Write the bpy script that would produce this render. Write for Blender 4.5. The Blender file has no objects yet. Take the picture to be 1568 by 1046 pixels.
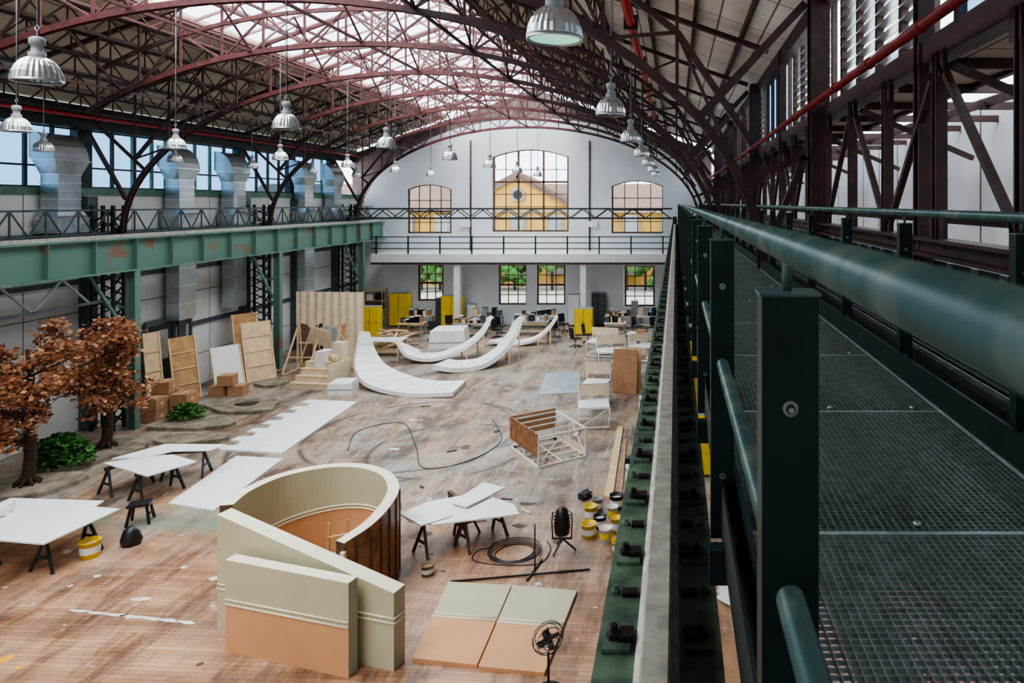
import bpy, math, random
from mathutils import Vector, Matrix
random.seed(7)
# ---------------------------------------------------------------- materials
def _new(name):
    m=bpy.data.materials.new(name); m.use_nodes=True
    nt=m.node_tree; b=nt.nodes['Principled BSDF']
    return m,nt,b
def M(name,col,rough=0.6,metal=0.0,var=0.15,scale=4.0,bump=0.0,col2=None,detail=5,emit=None,thr=None,spec=None):
    m,nt,b=_new(name)
    b.inputs['Roughness'].default_value=rough; b.inputs['Metallic'].default_value=metal
    if spec is not None: b.inputs['Specular IOR Level'].default_value=spec
    tc=nt.nodes.new('ShaderNodeTexCoord')
    nz=nt.nodes.new('ShaderNodeTexNoise'); nz.inputs['Scale'].default_value=scale; nz.inputs['Detail'].default_value=detail
    nt.links.new(tc.outputs['Object'],nz.inputs['Vector'])
    cr=nt.nodes.new('ShaderNodeValToRGB')
    if col2 is None:
        c1=[max(0,c*(1-var)) for c in col]; c2=[min(1,c*(1+var)) for c in col]
    else: c1=list(col); c2=list(col2)
    lo,hi=(0.35,0.65) if thr is None else thr
    cr.color_ramp.elements[0].position=lo; cr.color_ramp.elements[0].color=(*c1,1)
    cr.color_ramp.elements[1].position=hi; cr.color_ramp.elements[1].color=(*c2,1)
    nt.links.new(nz.outputs['Fac'],cr.inputs['Fac']); nt.links.new(cr.outputs['Color'],b.inputs['Base Color'])
    if bump>0:
        bp=nt.nodes.new('ShaderNodeBump'); bp.inputs['Strength'].default_value=bump; bp.inputs['Distance'].default_value=0.02
        nt.links.new(nz.outputs['Fac'],bp.inputs['Height']); nt.links.new(bp.outputs['Normal'],b.inputs['Normal'])
    if emit:
        b.inputs['Emission Color'].default_value=(*emit[0],1); b.inputs['Emission Strength'].default_value=emit[1]
    return m
steel=M('steel_oxide_brown',(0.050,0.020,0.018),0.5,0.0,0.35,6)
steellit=M('steel_oxide_red_skylit',(0.115,0.032,0.032),0.5,0.0,0.3,6)  # oxide steel with the skylight's brightening put into its colour
steelpink=M('glazing_bar_pink',(0.30,0.16,0.155),0.5,0.0,0.2,6)
steeldark=M('steel_dark',(0.020,0.025,0.027),0.5,0.1,0.3,6)
bluegrey=M('steel_bluegrey',(0.07,0.09,0.10),0.5,0.1,0.25,6)
redpaint=M('pipe_red_paint',(0.42,0.012,0.018),0.35,0,0.15,3)
reddull=M('pipe_dull_red_paint',(0.22,0.014,0.014),0.4,0,0.25,5)
green=M('girder_green_paint',(0.085,0.17,0.13),0.55,0,0.2,2,0.1,col2=(0.14,0.25,0.195))
rust=M('girder_green_rusty',(0.11,0.21,0.165),0.6,0,0.2,1.3,0.1,col2=(0.20,0.12,0.07),detail=9,thr=(0.58,0.68))
greendark=M('catwalk_green_paint',(0.008,0.021,0.022),0.42,0.0,0.2,8,spec=.4)
railgreen=M('handrail_green_worn',(0.055,0.115,0.105),0.30,0.1,0.2,10,col2=(0.18,0.22,0.20),thr=(0.45,0.75))
flgreen=M('flange_green_oily',(0.045,0.08,0.055),0.5,0.1,0.3,9,0.3,col2=(0.15,0.23,0.15))
blacksteel=M('black_oily_steel',(0.03,0.027,0.025),0.4,0.5,0.3,20,0.2)
railsteel=M('rail_worn_steel',(0.40,0.36,0.31),0.45,0.3,0.2,14,0.15,col2=(0.64,0.60,0.52))
galv=M('galvanised_steel',(0.44,0.47,0.49),0.30,0.8,0.08,2)
alu=M('aluminium_reflector',(0.64,0.67,0.68),0.25,0.85,0.06,8)
grate=M('galvanised_grating',(0.26,0.31,0.31),0.38,0.6,0.2,20)
gratebar=M('grating_edge_bar',(0.36,0.47,0.45),0.4,0.5,0.2,20)
white=M('white_paint',(0.82,0.81,0.78),0.55,0,0.05,3)
whiteboard=M('white_board',(0.86,0.86,0.84),0.5,0,0.03,2)
cream=M('set_greenish_cream',(0.55,0.51,0.34),0.6,0,0.04,1.5)
ivory=M('set_ivory_rim',(0.82,0.75,0.57),0.6,0,0.04,2)
peach=M('set_peach',(0.68,0.35,0.17),0.6,0,0.05,1.5)
setgrey=M('set_greygreen',(0.40,0.40,0.30),0.6,0,0.05,2)
wood=M('raw_wood',(0.50,0.29,0.13),0.6,0,0.2,4)
ply=M('plywood_pale',(0.74,0.54,0.32),0.6,0,0.12,3)
darkwood=M('dark_wood',(0.12,0.06,0.035),0.6,0,0.3,4)
redwood=M('varnished_wood',(0.27,0.11,0.04),0.4,0,0.4,5)
card=M('cardboard',(0.42,0.23,0.12),0.8,0,0.12,4)
yellow=M('yellow_paint',(0.85,0.60,0.01),0.4,0,0.08,4)
black=M('black_plastic',(0.012,0.012,0.014),0.4,0,0.2,5)
grey=M('grey_paint',(0.30,0.31,0.32),0.5,0,0.12,5)
bark=M('bark',(0.06,0.035,0.025),0.9,0,0.4,12,0.6)
leafA=M('leaf_orange',(0.38,0.15,0.065),0.7,0,0.25,9)
leafB=M('leaf_brown',(0.24,0.09,0.04),0.7,0,0.25,9)
leafC=M('leaf_light',(0.55,0.29,0.15),0.7,0,0.25,9)
leafG=M('leaf_green',(0.045,0.17,0.02),0.7,0,0.4,9)
moss=M('stage_ground_mat',(0.14,0.12,0.08),0.9,0,0.3,3,0.5,col2=(0.32,0.28,0.20))
canvas=M('canvas_cloth',(0.74,0.60,0.43),0.85,0,0.08,3)
plastgrey=M('plastic_sheet',(0.34,0.38,0.42),0.35,0,0.15,1.5)
chalk=M('floor_paint_mark',(0.70,0.68,0.62),0.8,0,0.1,3)
stain=M('floor_stain',(0.10,0.065,0.045),0.6,0,0.3,3)
orangep=M('floor_paint_orange',(0.8,0.35,0.03),0.8,0,0.1,3)
def glassy(name,tint,gl=0.08):
    m,nt,b=_new(name); nt.nodes.remove(b)
    t=nt.nodes.new('ShaderNodeBsdfTransparent'); t.inputs['Color'].default_value=(*tint,1)
    g=nt.nodes.new('ShaderNodeBsdfGlossy'); g.inputs['Roughness'].default_value=0.05
    mx=nt.nodes.new('ShaderNodeMixShader'); mx.inputs['Fac'].default_value=gl
    nt.links.new(t.outputs[0],mx.inputs[1]); nt.links.new(g.outputs[0],mx.inputs[2])
    nt.links.new(mx.outputs[0],nt.nodes['Material Output'].inputs['Surface'])
    return m
glass=glassy('window_glass_blue',(0.16,0.30,0.44))
clear=glassy('window_glass_clear',(0.92,0.96,0.98),0.03)
lampglass=M('lamp_glass',(0.55,0.85,0.75),0.2,0,0.05,5,emit=((0.35,0.95,0.7),0.7))
lampbulb=M('lamp_bulb',(0.9,0.95,0.9),0.3,0,0.02,5,emit=((0.7,1.0,0.85),2.0))
# floor
def floor_mat():
    m,nt,b=_new('worn_plank_floor'); N=nt.nodes.new; L=nt.links.new
    tc=N('ShaderNodeTexCoord'); OC=tc.outputs['Object']
    def noise(sc,det=8,rg=.6,mp=None,loc=(0,0,0)):
        n=N('ShaderNodeTexNoise'); n.inputs['Scale'].default_value=sc; n.inputs['Detail'].default_value=det; n.inputs['Roughness'].default_value=rg
        if mp:
            q=N('ShaderNodeMapping'); q.inputs['Scale'].default_value=mp; q.inputs['Location'].default_value=loc; L(OC,q.inputs[0]); L(q.outputs[0],n.inputs['Vector'])
        else: L(OC,n.inputs['Vector'])
        return n.outputs['Fac']
    def ramp(s,p0,c0,p1,c1):
        r=N('ShaderNodeValToRGB'); r.color_ramp.elements[0].position=p0; r.color_ramp.elements[0].color=(*c0,1); r.color_ramp.elements[1].position=p1; r.color_ramp.elements[1].color=(*c1,1)
        L(s,r.inputs['Fac']); return r.outputs[0]
    def mix(f,a,c,bt='MIX'):
        x=N('ShaderNodeMixRGB'); x.blend_type=bt
        for s,i in ((f,'Fac'),(a,'Color1'),(c,'Color2')):
            if isinstance(s,(float,int)): x.inputs[i].default_value=s
            elif isinstance(s,tuple): x.inputs[i].default_value=(*s,1)
            else: L(s,x.inputs[i])
        return x.outputs[0]
    def math_(op,a,c):
        x=N('ShaderNodeMath'); x.operation=op
        for s,i in ((a,0),(c,1)):
            if isinstance(s,(float,int)): x.inputs[i].default_value=s
            else: L(s,x.inputs[i])
        return x.outputs[0]
    def rng(s,a,c,d,e):
        x=N('ShaderNodeMapRange'); x.inputs['From Min'].default_value=a; x.inputs['From Max'].default_value=c; x.inputs['To Min'].default_value=d; x.inputs['To Max'].default_value=e; L(s,x.inputs['Value']); return x.outputs[0]
    br=N('ShaderNodeTexBrick'); br.inputs['Scale'].default_value=1.0
    br.inputs['Brick Width'].default_value=2.2; br.inputs['Row Height'].default_value=0.10
    br.inputs['Mortar Size'].default_value=0.005; br.inputs['Color1'].default_value=(0.50,0.29,0.17,1)
    br.inputs['Color2'].default_value=(0.39,0.215,0.12,1); br.inputs['Mortar'].default_value=(0.22,0.12,0.07,1); br.offset=0.37
    mpb=N('ShaderNodeMapping'); mpb.inputs['Rotation'].default_value=(0,0,.06); L(OC,mpb.inputs[0]); L(mpb.outputs[0],br.inputs['Vector'])
    sheets=N('ShaderNodeTexBrick'); sheets.inputs['Scale'].default_value=1; sheets.inputs['Brick Width'].default_value=1.25; sheets.inputs['Row Height'].default_value=2.5; sheets.inputs['Mortar Size'].default_value=.018
    sheets.inputs['Color1'].default_value=(0.26,0.19,0.14,1); sheets.inputs['Color2'].default_value=(0.38,0.28,0.20,1); sheets.inputs['Mortar'].default_value=(0.10,0.065,0.045,1); L(OC,sheets.inputs['Vector'])
    sep=N('ShaderNodeSeparateXYZ'); L(OC,sep.inputs[0])
    g=math_('ADD',noise(.16,7,.65),rng(sep.outputs['Y'],14,19,-0.2,0.17))
    f1=ramp(g,.47,(0,0,0),.60,(.9,.9,.9))
    c=mix(f1,br.outputs['Color'],sheets.outputs['Color'])
    mid=rng(sep.outputs['Y'],13,17,.25,1)
    c=mix(.95,c,ramp(noise(.8,11,.74,(1.6,.4,1)),.40,(.38,.31,.27),.54,(1.15,1.12,1.1)),'MULTIPLY')
    c=mix(.8,c,ramp(noise(.45,9,.7,(.5,1.5,1)),.38,(.55,.48,.44),.53,(1.08,1.08,1.08)),'MULTIPLY')
    # worn, grey washed patches
    c=mix(math_('MULTIPLY',ramp(noise(.3,11,.78,(1,.6,1),(3,1,0)),.46,(0,0,0),.60,(.70,.70,.70)),mid),c,(.36,.37,.35))
    # dark oily stains
    c=mix(math_('MULTIPLY',ramp(noise(.6,7,.65,(1.1,.8,1),(7,4,0)),.54,(0,0,0),.62,(.8,.8,.8)),mid),c,(.095,.06,.042))
    # pale scratches, stretched
    c=mix(math_('MULTIPLY',ramp(noise(1.0,6,.6,(7,.5,1)),.57,(0,0,0),.66,(.5,.5,.5)),mid),c,(.55,.52,.47))
    # speckle paint
    c=mix(ramp(noise(3.1,3,.5),.69,(0,0,0),.71,(.9,.9,.9)),c,(.62,.60,.56))
    c=mix(ramp(noise(14,2,.5),.73,(0,0,0),.75,(.8,.8,.8)),c,(.66,.64,.60))
    mp2=N('ShaderNodeMapping'); mp2.inputs['Scale'].default_value=(0.4,1.3,1); L(OC,mp2.inputs[0])
    vd=N('ShaderNodeVectorMath'); vd.operation='DISTANCE'; vd.inputs[1].default_value=(-4.5,21.0,0); L(mp2.outputs[0],vd.inputs[0])
    fg=math_('MULTIPLY',rng(vd.outputs['Value'],.5,1.4,.9,0),ramp(noise(.9,6,.6),.4,(.2,.2,.2),.6,(1,1,1)))
    c=mix(fg,c,(.19,.27,.21))
    for cx,cy,rr in ((-6.9,20.8,2.3),(-8.4,22.3,3.4),(-9.5,22.0,4.2)):
        vc=N('ShaderNodeVectorMath'); vc.operation='DISTANCE'; vc.inputs[1].default_value=(cx,cy,0); L(OC,vc.inputs[0])
        d=math_('ABSOLUTE',math_('SUBTRACT',vc.outputs['Value'],rr),0)
        c=mix(math_('MULTIPLY',rng(d,.02,.12,.85,0),ramp(noise(.7,3,.5),.4,(0,0,0),.52,(1,1,1))),c,(.07,.05,.04))
    L(c,b.inputs['Base Color'])
    L(rng(noise(.9,10,.7),.3,.7,.22,.6),b.inputs['Roughness'])
    bp=N('ShaderNodeBump'); bp.inputs['Strength'].default_value=0.2; bp.inputs['Distance'].default_value=0.01; L(br.outputs['Fac'],bp.inputs['Height']); bp.invert=True
    L(bp.outputs[0],b.inputs['Normal'])
    return m
floorM=floor_mat()
def panel_mat(name,col,w,h,joint,rot=(0,0,0),var=0.06,mort=0.02,rough=0.7):
    m,nt,b=_new(name); N=nt.nodes.new; L=nt.links.new
    tc=N('ShaderNodeTexCoord'); mp=N('ShaderNodeMapping'); mp.inputs['Rotation'].default_value=rot; L(tc.outputs['Object'],mp.inputs[0])
    br=N('ShaderNodeTexBrick'); br.inputs['Scale'].default_value=1; br.inputs['Brick Width'].default_value=w; br.inputs['Row Height'].default_value=h
    br.inputs['Mortar Size'].default_value=mort; br.offset=0.0
    br.inputs['Color1'].default_value=(*[c*(1-var) for c in col],1); br.inputs['Color2'].default_value=(*[min(1,c*(1+var)) for c in col],1); br.inputs['Mortar'].default_value=(*joint,1)
    L(mp.outputs[0],br.inputs['Vector'])
    nz=N('ShaderNodeTexNoise'); nz.inputs['Scale'].default_value=0.7; nz.inputs['Detail'].default_value=8; L(tc.outputs['Object'],nz.inputs['Vector'])
    cr=N('ShaderNodeValToRGB'); cr.color_ramp.elements[0].position=0.3; cr.color_ramp.elements[0].color=(0.8,0.79,0.77,1); cr.color_ramp.elements[1].position=0.6
    L(nz.outputs['Fac'],cr.inputs['Fac'])
    mm=N('ShaderNodeMixRGB'); mm.blend_type='MULTIPLY'; mm.inputs['Fac'].default_value=1; L(br.outputs['Color'],mm.inputs['Color1']); L(cr.outputs[0],mm.inputs['Color2'])
    L(mm.outputs[0],b.inputs['Base Color']); b.inputs['Roughness'].default_value=rough
    return m
deck=panel_mat('roof_deck_panels',(0.50,0.44,0.34),3.0,0.9,(0.14,0.11,0.09),rot=(0,0,math.pi/2))
deckw=panel_mat('roof_deck_white',(0.82,0.81,0.78),2.0,0.9,(0.2,0.14,0.12),rot=(0,0,math.pi/2))
wallback=M('wall_plaster_white',(0.72,0.76,0.81),0.8,0,0.05,0.6)
wallpanel=panel_mat('wall_panel_sheet',(0.72,0.72,0.70),2.05,1.3,(0.16,0.18,0.18),rot=(0,math.pi/2,math.pi/2),mort=0.02)
wallaisle=panel_mat('aisle_wall_sheet',(0.72,0.74,0.79),1.4,9.5,(0.10,0.07,0.07),rot=(0,math.pi/2,math.pi/2),mort=0.03)
gablebrown=M('gable_dark',(0.16,0.11,0.10),0.7,0,0.2,2)
ochre=M('ochre_facade',(0.72,0.40,0.07),0.9,0,0.12,1,col2=(0.58,0.32,0.10))
rooftile=M('old_roof_tile',(0.20,0.13,0.10),0.9,0,0.2,3)
stone=M('grey_stone',(0.30,0.28,0.27),0.9,0,0.15,3)
ground=M('outdoor_ground',(0.46,0.44,0.38),0.95,0,0.12,0.5)
hedgeM=M('hedge_green',(0.08,0.17,0.04),0.9,0,0.4,3)
# ---------------------------------------------------------------- builder
class B:
    def __init__(s): s.v=[];s.f=[];s.mi=[];s.mats=[];s.sm=[]
    def k(s,m):
        if m not in s.mats: s.mats.append(m)
        return s.mats.index(m)
    def face(s,idx,m,smooth=False): s.f.append(tuple(idx)); s.mi.append(s.k(m)); s.sm.append(smooth)
    def add(s,vs):
        i=len(s.v); s.v.extend([tuple(x) for x in vs]); return i
    def hexa(s,P,m):
        i=s.add(P)
        for q in ((0,3,2,1),(4,5,6,7),(0,1,5,4),(1,2,6,5),(2,3,7,6),(3,0,4,7)): s.face([i+a for a in q],m)
    def box(s,c,d,m,rz=0,rx=0,ry=0):
        c=Vector(c); h=Vector(d)/2
        Rm=Matrix.Rotation(rz,3,'Z')@Matrix.Rotation(ry,3,'Y')@Matrix.Rotation(rx,3,'X')
        P=[c+Rm@Vector((x*h.x,y*h.y,z*h.z)) for z in(-1,1) for x,y in((-1,-1),(1,-1),(1,1),(-1,1))]
        s.hexa(P,m)
    def bb(s,x0,x1,y0,y1,z0,z1,m): s.box(((x0+x1)/2,(y0+y1)/2,(z0+z1)/2),(abs(x1-x0),abs(y1-y0),abs(z1-z0)),m)
    def beam(s,p0,p1,w,h,m,up=(0,0,1)):
        p0=Vector(p0);p1=Vector(p1);d=(p1-p0).normalized();u=Vector(up)
        if abs(d.dot(u))>0.98: u=Vector((0,1,0))
        a=d.cross(u).normalized()*w/2; b=a.cross(d).normalized()*h/2
        P=[p0-a-b,p0+a-b,p0+a+b,p0-a+b,p1-a-b,p1+a-b,p1+a+b,p1-a+b]; s.hexa(P,m)
    def ibeam(s,p0,p1,w,h,m,up=(0,0,1),t=0.03):
        p0=Vector(p0);p1=Vector(p1);d=(p1-p0).normalized();u=Vector(up)
        if abs(d.dot(u))>0.98: u=Vector((0,1,0))
        a=d.cross(u).normalized(); b=a.cross(d).normalized()
        o=b*(h/2-t/2)
        s.beam(p0+o,p1+o,w,t,m,b); s.beam(p0-o,p1-o,w,t,m,b); s.beam(p0,p1,t,h-2*t,m,b)
    def tube(s,pts,r,m,n=8,caps=True,radii=None):
        pts=[Vector(p) for p in pts]; K=len(pts); rings=[]
        for i,p in enumerate(pts):
            d=(pts[min(i+1,K-1)]-pts[max(i-1,0)]).normalized()
            u=Vector((0,0,1)) if abs(d.z)<0.95 else Vector((1,0,0))
            a=d.cross(u).normalized(); b=a.cross(d).normalized(); rr=radii[i] if radii else r
            rings.append(s.add([p+a*rr*math.cos(t)+b*rr*math.sin(t) for t in [2*math.pi*j/n for j in range(n)]]))
        for i in range(K-1):
            for j in range(n):
                s.face([rings[i]+j,rings[i]+(j+1)%n,rings[i+1]+(j+1)%n,rings[i+1]+j],m,True)
        if caps:
            s.face([rings[0]+j for j in range(n)][::-1],m); s.face([rings[-1]+j for j in range(n)],m)
    def lathe(s,prof,c,m,n=16,rib=0.0,smooth=True,cap=False):
        c=Vector(c); rs=[]
        for r,z in prof:
            rs.append(s.add([c+Vector(((r+(rib*(j%2) if r>0.05 else 0))*math.cos(2*math.pi*j/n),(r+(rib*(j%2) if r>0.05 else 0))*math.sin(2*math.pi*j/n),z)) for j in range(n)]))
        for i in range(len(rs)-1):
            for j in range(n): s.face([rs[i]+j,rs[i]+(j+1)%n,rs[i+1]+(j+1)%n,rs[i+1]+j],m,smooth and rib==0)
        if cap:
            s.face([rs[0]+j for j in range(n)][::-1],m); s.face([rs[-1]+j for j in range(n)],m)
    def prism(s,poly,z0,z1,m,mside=None):
        n=len(poly); a=s.add([(x,y,z0) for x,y in poly]); b=s.add([(x,y,z1) for x,y in poly])
        s.face([a+i for i in range(n)][::-1],m); s.face([b+i for i in range(n)],m)
        for i in range(n): s.face([a+i,a+(i+1)%n,b+(i+1)%n,b+i],mside or m)
    def loft(s,secs,m,caps=True,smooth=False):
        rs=[s.add(x) for x in secs]; n=len(secs[0])
        for i in range(len(rs)-1):
            for j in range(n): s.face([rs[i]+j,rs[i]+(j+1)%n,rs[i+1]+(j+1)%n,rs[i+1]+j],m,smooth)
        if caps: s.face([rs[0]+j for j in range(n)][::-1],m); s.face([rs[-1]+j for j in range(n)],m)
    def mesh(s,name):
        me=bpy.data.meshes.new(name); me.from_pydata(s.v,[],s.f)
        for m in s.mats: me.materials.append(m)
        me.polygons.foreach_set('material_index',s.mi); me.polygons.foreach_set('use_smooth',s.sm); me.update(); return me
    def obj(s,name,loc=(0,0,0),rz=0):
        o=bpy.data.objects.new(name,s.mesh(name)); o.location=loc; o.rotation_euler=(0,0,rz); bpy.context.collection.objects.link(o); return o
def inst(me,name,loc,rz=0,sc=1):
    o=bpy.data.objects.new(name,me); o.location=loc; o.rotation_euler=(0,0,rz); o.scale=(sc,)*3; bpy.context.collection.objects.link(o); return o
def catmull(pts,n=6):
    P=[Vector(p) for p in pts]; out=[]
    for i in range(len(P)-1):
        p0=P[max(i-1,0)];p1=P[i];p2=P[i+1];p3=P[min(i+2,len(P)-1)]
        for k in range(n):
            t=k/n; out.append(0.5*((2*p1)+(-p0+p2)*t+(2*p0-5*p1+4*p2-p3)*t*t+(-p0+3*p1-3*p2+p3)*t**3))
    out.append(P[-1]); return out
# ---------------------------------------------------------------- geometry constants
XL,XR,YB,CX=-19.6,2.2,42.0,-8.7
def roofz(x): return 14.5-3.9*abs(x-CX)/10.9
def ell(x): return 6.5+5.3*math.sqrt(max(0,1-((x+8.5)/9.8)**2))
RIBS=[10.3+4.1*i for i in range(8)]
COLS=[14.4,22.6,30.8,39.0]
b=B(); b.bb(XL-0.3,6.2,-3,YB,-0.2,0,floorM); b.obj('floor')
b=B(); b.bb(-70,50,YB+0.5,110,-0.3,-0.02,ground); b.obj('ground_outside')
b=B()
rq=random.Random(21)
def splat(cx,cy,rx,ry,m,n=12,rot=0):
    P=[]
    for k in range(n):
        a=2*math.pi*k/n; q=rq.uniform(.55,1.15); x=rx*q*math.cos(a); y=ry*q*math.sin(a)
        P.append((cx+x*math.cos(rot)-y*math.sin(rot),cy+x*math.sin(rot)+y*math.cos(rot),.003))
    i=b.add(P); b.face([i+k for k in range(n)],m)
for k in range(7): splat(-10.9+.36*k,12.52-.055*k,.26,.05,chalk,rot=-.15)
splat(-10.1,12.9,.2,.06,chalk); splat(-9.2,13.6,.12,.1,chalk); splat(-11.0,11.2,.15,.12,orangep); splat(-10.6,11.0,.07,.06,orangep); splat(-8.4,13.3,.06,.05,orangep); splat(-11.6,13.7,.1,.07,chalk)
for k in range(70): splat(rq.uniform(-14,-1),rq.uniform(10.5,26),rq.uniform(.02,.09),rq.uniform(.02,.07),rq.choice((chalk,chalk,stain,moss)),8)
for k in range(9): splat(rq.uniform(-6.5,-.8),rq.uniform(14,21),rq.uniform(.1,.3),rq.uniform(.1,.25),stain,14)
b.obj('floor_paint_marks')
b=B()
b.tube(catmull([(-9.9,20.6,.012),(-10.4,22.4,.012),(-9.3,23.2,.012),(-8.0,21.0,.012),(-7.1,19.25,.012),(-6.0,19.8,.012),(-5.5,21.5,.012),(-6.4,23.7,.012)],8),.012,black,5)
b.obj('floor_cable')
b=B(); rs_=random.Random(33)
for k in range(26):
    x,y=rs_.uniform(-9.5,-.9),rs_.uniform(16.5,28)
    b.box((x,y,.012),(rs_.uniform(.08,.4),rs_.uniform(.04,.12),.02),rs_.choice((ply,wood,whiteboard,black,card)),rz=rs_.uniform(0,3))
b.obj('floor_offcuts')
b=B(); b.loft([[(XL-.3,y,0),(5.2,y,0),(5.2,y,9.2),(XR+.2,y,9.2),(XR+.2,y,10.7),(CX,y,14.75),(XL-.3,y,10.7)] for y in (-3.3,-3.0)],wallback); b.obj('wall_front_light_block')  # unseen wall added behind the camera to cut fill light; hall really continues
wins=[(-11.25,-6.6,5.7,10.3,0.45),(-16.5,-13.8,5.6,8.3,0.3),(-3.95,-0.75,5.6,8.5,0.35),
      (-15.85,-14.3,1.45,3.65,0),(-10.9,-9.15,1.2,3.65,0),(-8.55,-6.8,1.2,3.65,0),(-3.15,-1.3,1.1,3.6,0)]
b=B(); dx=0.1; x=XL-0.3
while x<6.2:
    xc=x+dx/2; top=roofz(xc) if xc<XR else 9.4
    segs=[(0,top)]
    for (a,c,z0,z1,sg) in wins:
        if a<xc<c:
            zt=z1+sg*(1-((xc-(a+c)/2)/((c-a)/2))**2); ns=[]
            for s0,s1 in segs:
                if zt<=s0 or z0>=s1: ns.append((s0,s1)); continue
                if z0>s0: ns.append((s0,z0))
                if zt<s1: ns.append((zt,s1))
            segs=ns
    ez=6.4+6.3*math.sqrt(max(0,1-((xc-CX)/10.7)**2)) if xc<XR else 20
    for s0,s1 in segs:
        if s1<=ez: b.bb(x,x+dx,YB,YB+0.35,s0,s1,wallback)
        elif s0>=ez: b.bb(x,x+dx,YB,YB+0.35,s0,s1,gablebrown)
        else: b.bb(x,x+dx,YB,YB+0.35,s0,ez,wallback); b.bb(x,x+dx,YB,YB+0.35,ez,s1,gablebrown)
    x+=dx
b.obj('wall_back')
for i,(a,c,z0,z1,sg) in enumerate(wins):
    b=B(); Y=YB+0.12; fm=darkwood
    n=14; pts=[(a+(c-a)*k/n, z1+sg*(1-(2*k/n-1)**2)) for k in range(n+1)]
    for k in range(n): b.beam((pts[k][0],Y,pts[k][1]),(pts[k+1][0],Y,pts[k+1][1]),0.1,0.14,fm,up=(0,1,0))
    b.bb(a-0.02,a+0.1,Y-.05,Y+.05,z0,z1,fm); b.bb(c-.1,c+.02,Y-.05,Y+.05,z0,z1,fm); b.bb(a,c,Y-.06,Y+.06,z0-.02,z0+.1,fm)
    nc={0:6,1:4,2:4}.get(i,3); nr={0:6,1:4,2:4}.get(i,4)
    for k in range(1,nc):
        xx=a+(c-a)*k/nc; zt=z1+sg*(1-(2*k/nc-1)**2); w=.11 if (i==0 and k in(2,4)) else .05
        b.bb(xx-w/2,xx+w/2,Y-.03,Y+.03,z0,zt,fm)
    for k in range(1,nr):
        zz=z0+(z1-z0)*k/nr; w=.12 if k==nr-2 else .05
        b.bb(a,c,Y-.03,Y+.03,zz-w/2,zz+w/2,fm)
    b.face([b.add([(a,Y+.01,z0),(c,Y+.01,z0),(c,Y+.01,z1+sg*.6),(a,Y+.01,z1+sg*.6)])+q for q in range(4)],clear)
    b.obj('window_%d'%(i+1))
b=B()
for xx in (-12.6,-5.3): 
    b.tube([(xx,YB-.08,4.55),(xx,YB-.08,11.3)],.05,steeldark,6)
for xx in (-12.9,-5.1): b.bb(xx-.3,xx+.3,YB-.2,YB-.01,6.0,6.35,white)
b.obj('conduit_pipes')
b=B()
b.bb(XL-.25,XL,-3,YB,0,7.75,wallpanel); b.bb(XL-.25,XL,-3,YB,9.95,10.7,steeldark)
for y in [2.0+4.1*i for i in range(-1,10)]: b.bb(XL-.25,XL+.02,y-.15,y+.35,7.75,9.95,steeldark)
b.bb(XL-.02,XL+.06,-3,YB,7.75,7.98,green)
b.obj('wall_left')
b=B()
for i in range(10):
    y0=-2.0+4.1*i+.35; y1=y0+3.6
    X=XL-.1
    for yy in [y0+(y1-y0)*k/4 for k in range(5)]: b.bb(X-.04,X+.04,yy-.05,yy+.05,7.98,9.95,green if int(yy*7)%2 else steeldark)
    for zz in (8.0,8.65,9.9): b.bb(X-.03,X+.03,y0,y1,zz-.03,zz+.03,steeldark)
    b.face([b.add([(X,y0,8),(X,y1,8),(X,y1,9.95),(X,y0,9.95)])+q for q in range(4)],glass)
b.obj('window_8')
b=B()
for y in [10.3+4.1*i for i in range(8)]: b.bb(XL,XL+.3,y-.2,y+.2,0,7.7,bluegrey)
for z in (2.6,4.9,6.4): b.bb(XL,XL+.08,8,YB,z-.08,z+.08,bluegrey)
b.obj('trim_1')
b=B()
b.bb(XL+.1,XL+.2,25.0,27.4,0,3.1,bluegrey); b.bb(XL+.2,XL+.24,25.15,26.15,.1,2.9,steeldark); b.bb(XL+.2,XL+.24,26.25,27.25,.1,2.9,steeldark)
b.bb(XL+.24,XL+.26,25.3,26.0,1.6,2.7,galv); b.bb(XL+.24,XL+.26,26.4,27.1,1.6,2.7,galv); b.obj('door_1')
# roof
b=B()
def slope(x0,x1,y0,y1,m,t=.12,zo=0.25):
    z0=roofz(x0)+zo;z1=roofz(x1)+zo
    b.hexa([(x0,y0,z0),(x1,y0,z1),(x1,y1,z1),(x0,y1,z0),(x0,y0,z0+t),(x1,y0,z1+t),(x1,y1,z1+t),(x0,y1,z0+t)],m)
slope(XL-.5,-14.1,-3,YB+.4,deck); slope(-6.6,-2.6,-3,YB+.4,deck); slope(-2.6,XR+.4,-3,YB+.4,deckw)
b.obj('ceiling')
b=B()
for y in [ -1.4+1.02*i for i in range(43)]:
    for (x0,x1) in ((-14.1,CX),(CX,-6.6)):
        b.beam((x0,y,roofz(x0)+.27),(x1,y,roofz(x1)+.27),.05,.07,steelpink)
for xx in (-14.1,-13.0,-11.9,-10.8,-9.7,CX,-7.65,-6.6):
    b.beam((xx,-2,roofz(xx)+.22),(xx,YB,roofz(xx)+.22),.05,.08,steelpink)
i0=b.add([(-14.1,-2,roofz(-14.1)+.33),(CX,-2,14.83),(CX,YB,14.83),(-14.1,YB,roofz(-14.1)+.33),(-6.6,-2,roofz(-6.6)+.33),(-6.6,YB,roofz(-6.6)+.33)])
b.face([i0,i0+1,i0+2,i0+3],clear); b.face([i0+1,i0+4,i0+5,i0+2],clear)
b.obj('skylight')
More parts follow.
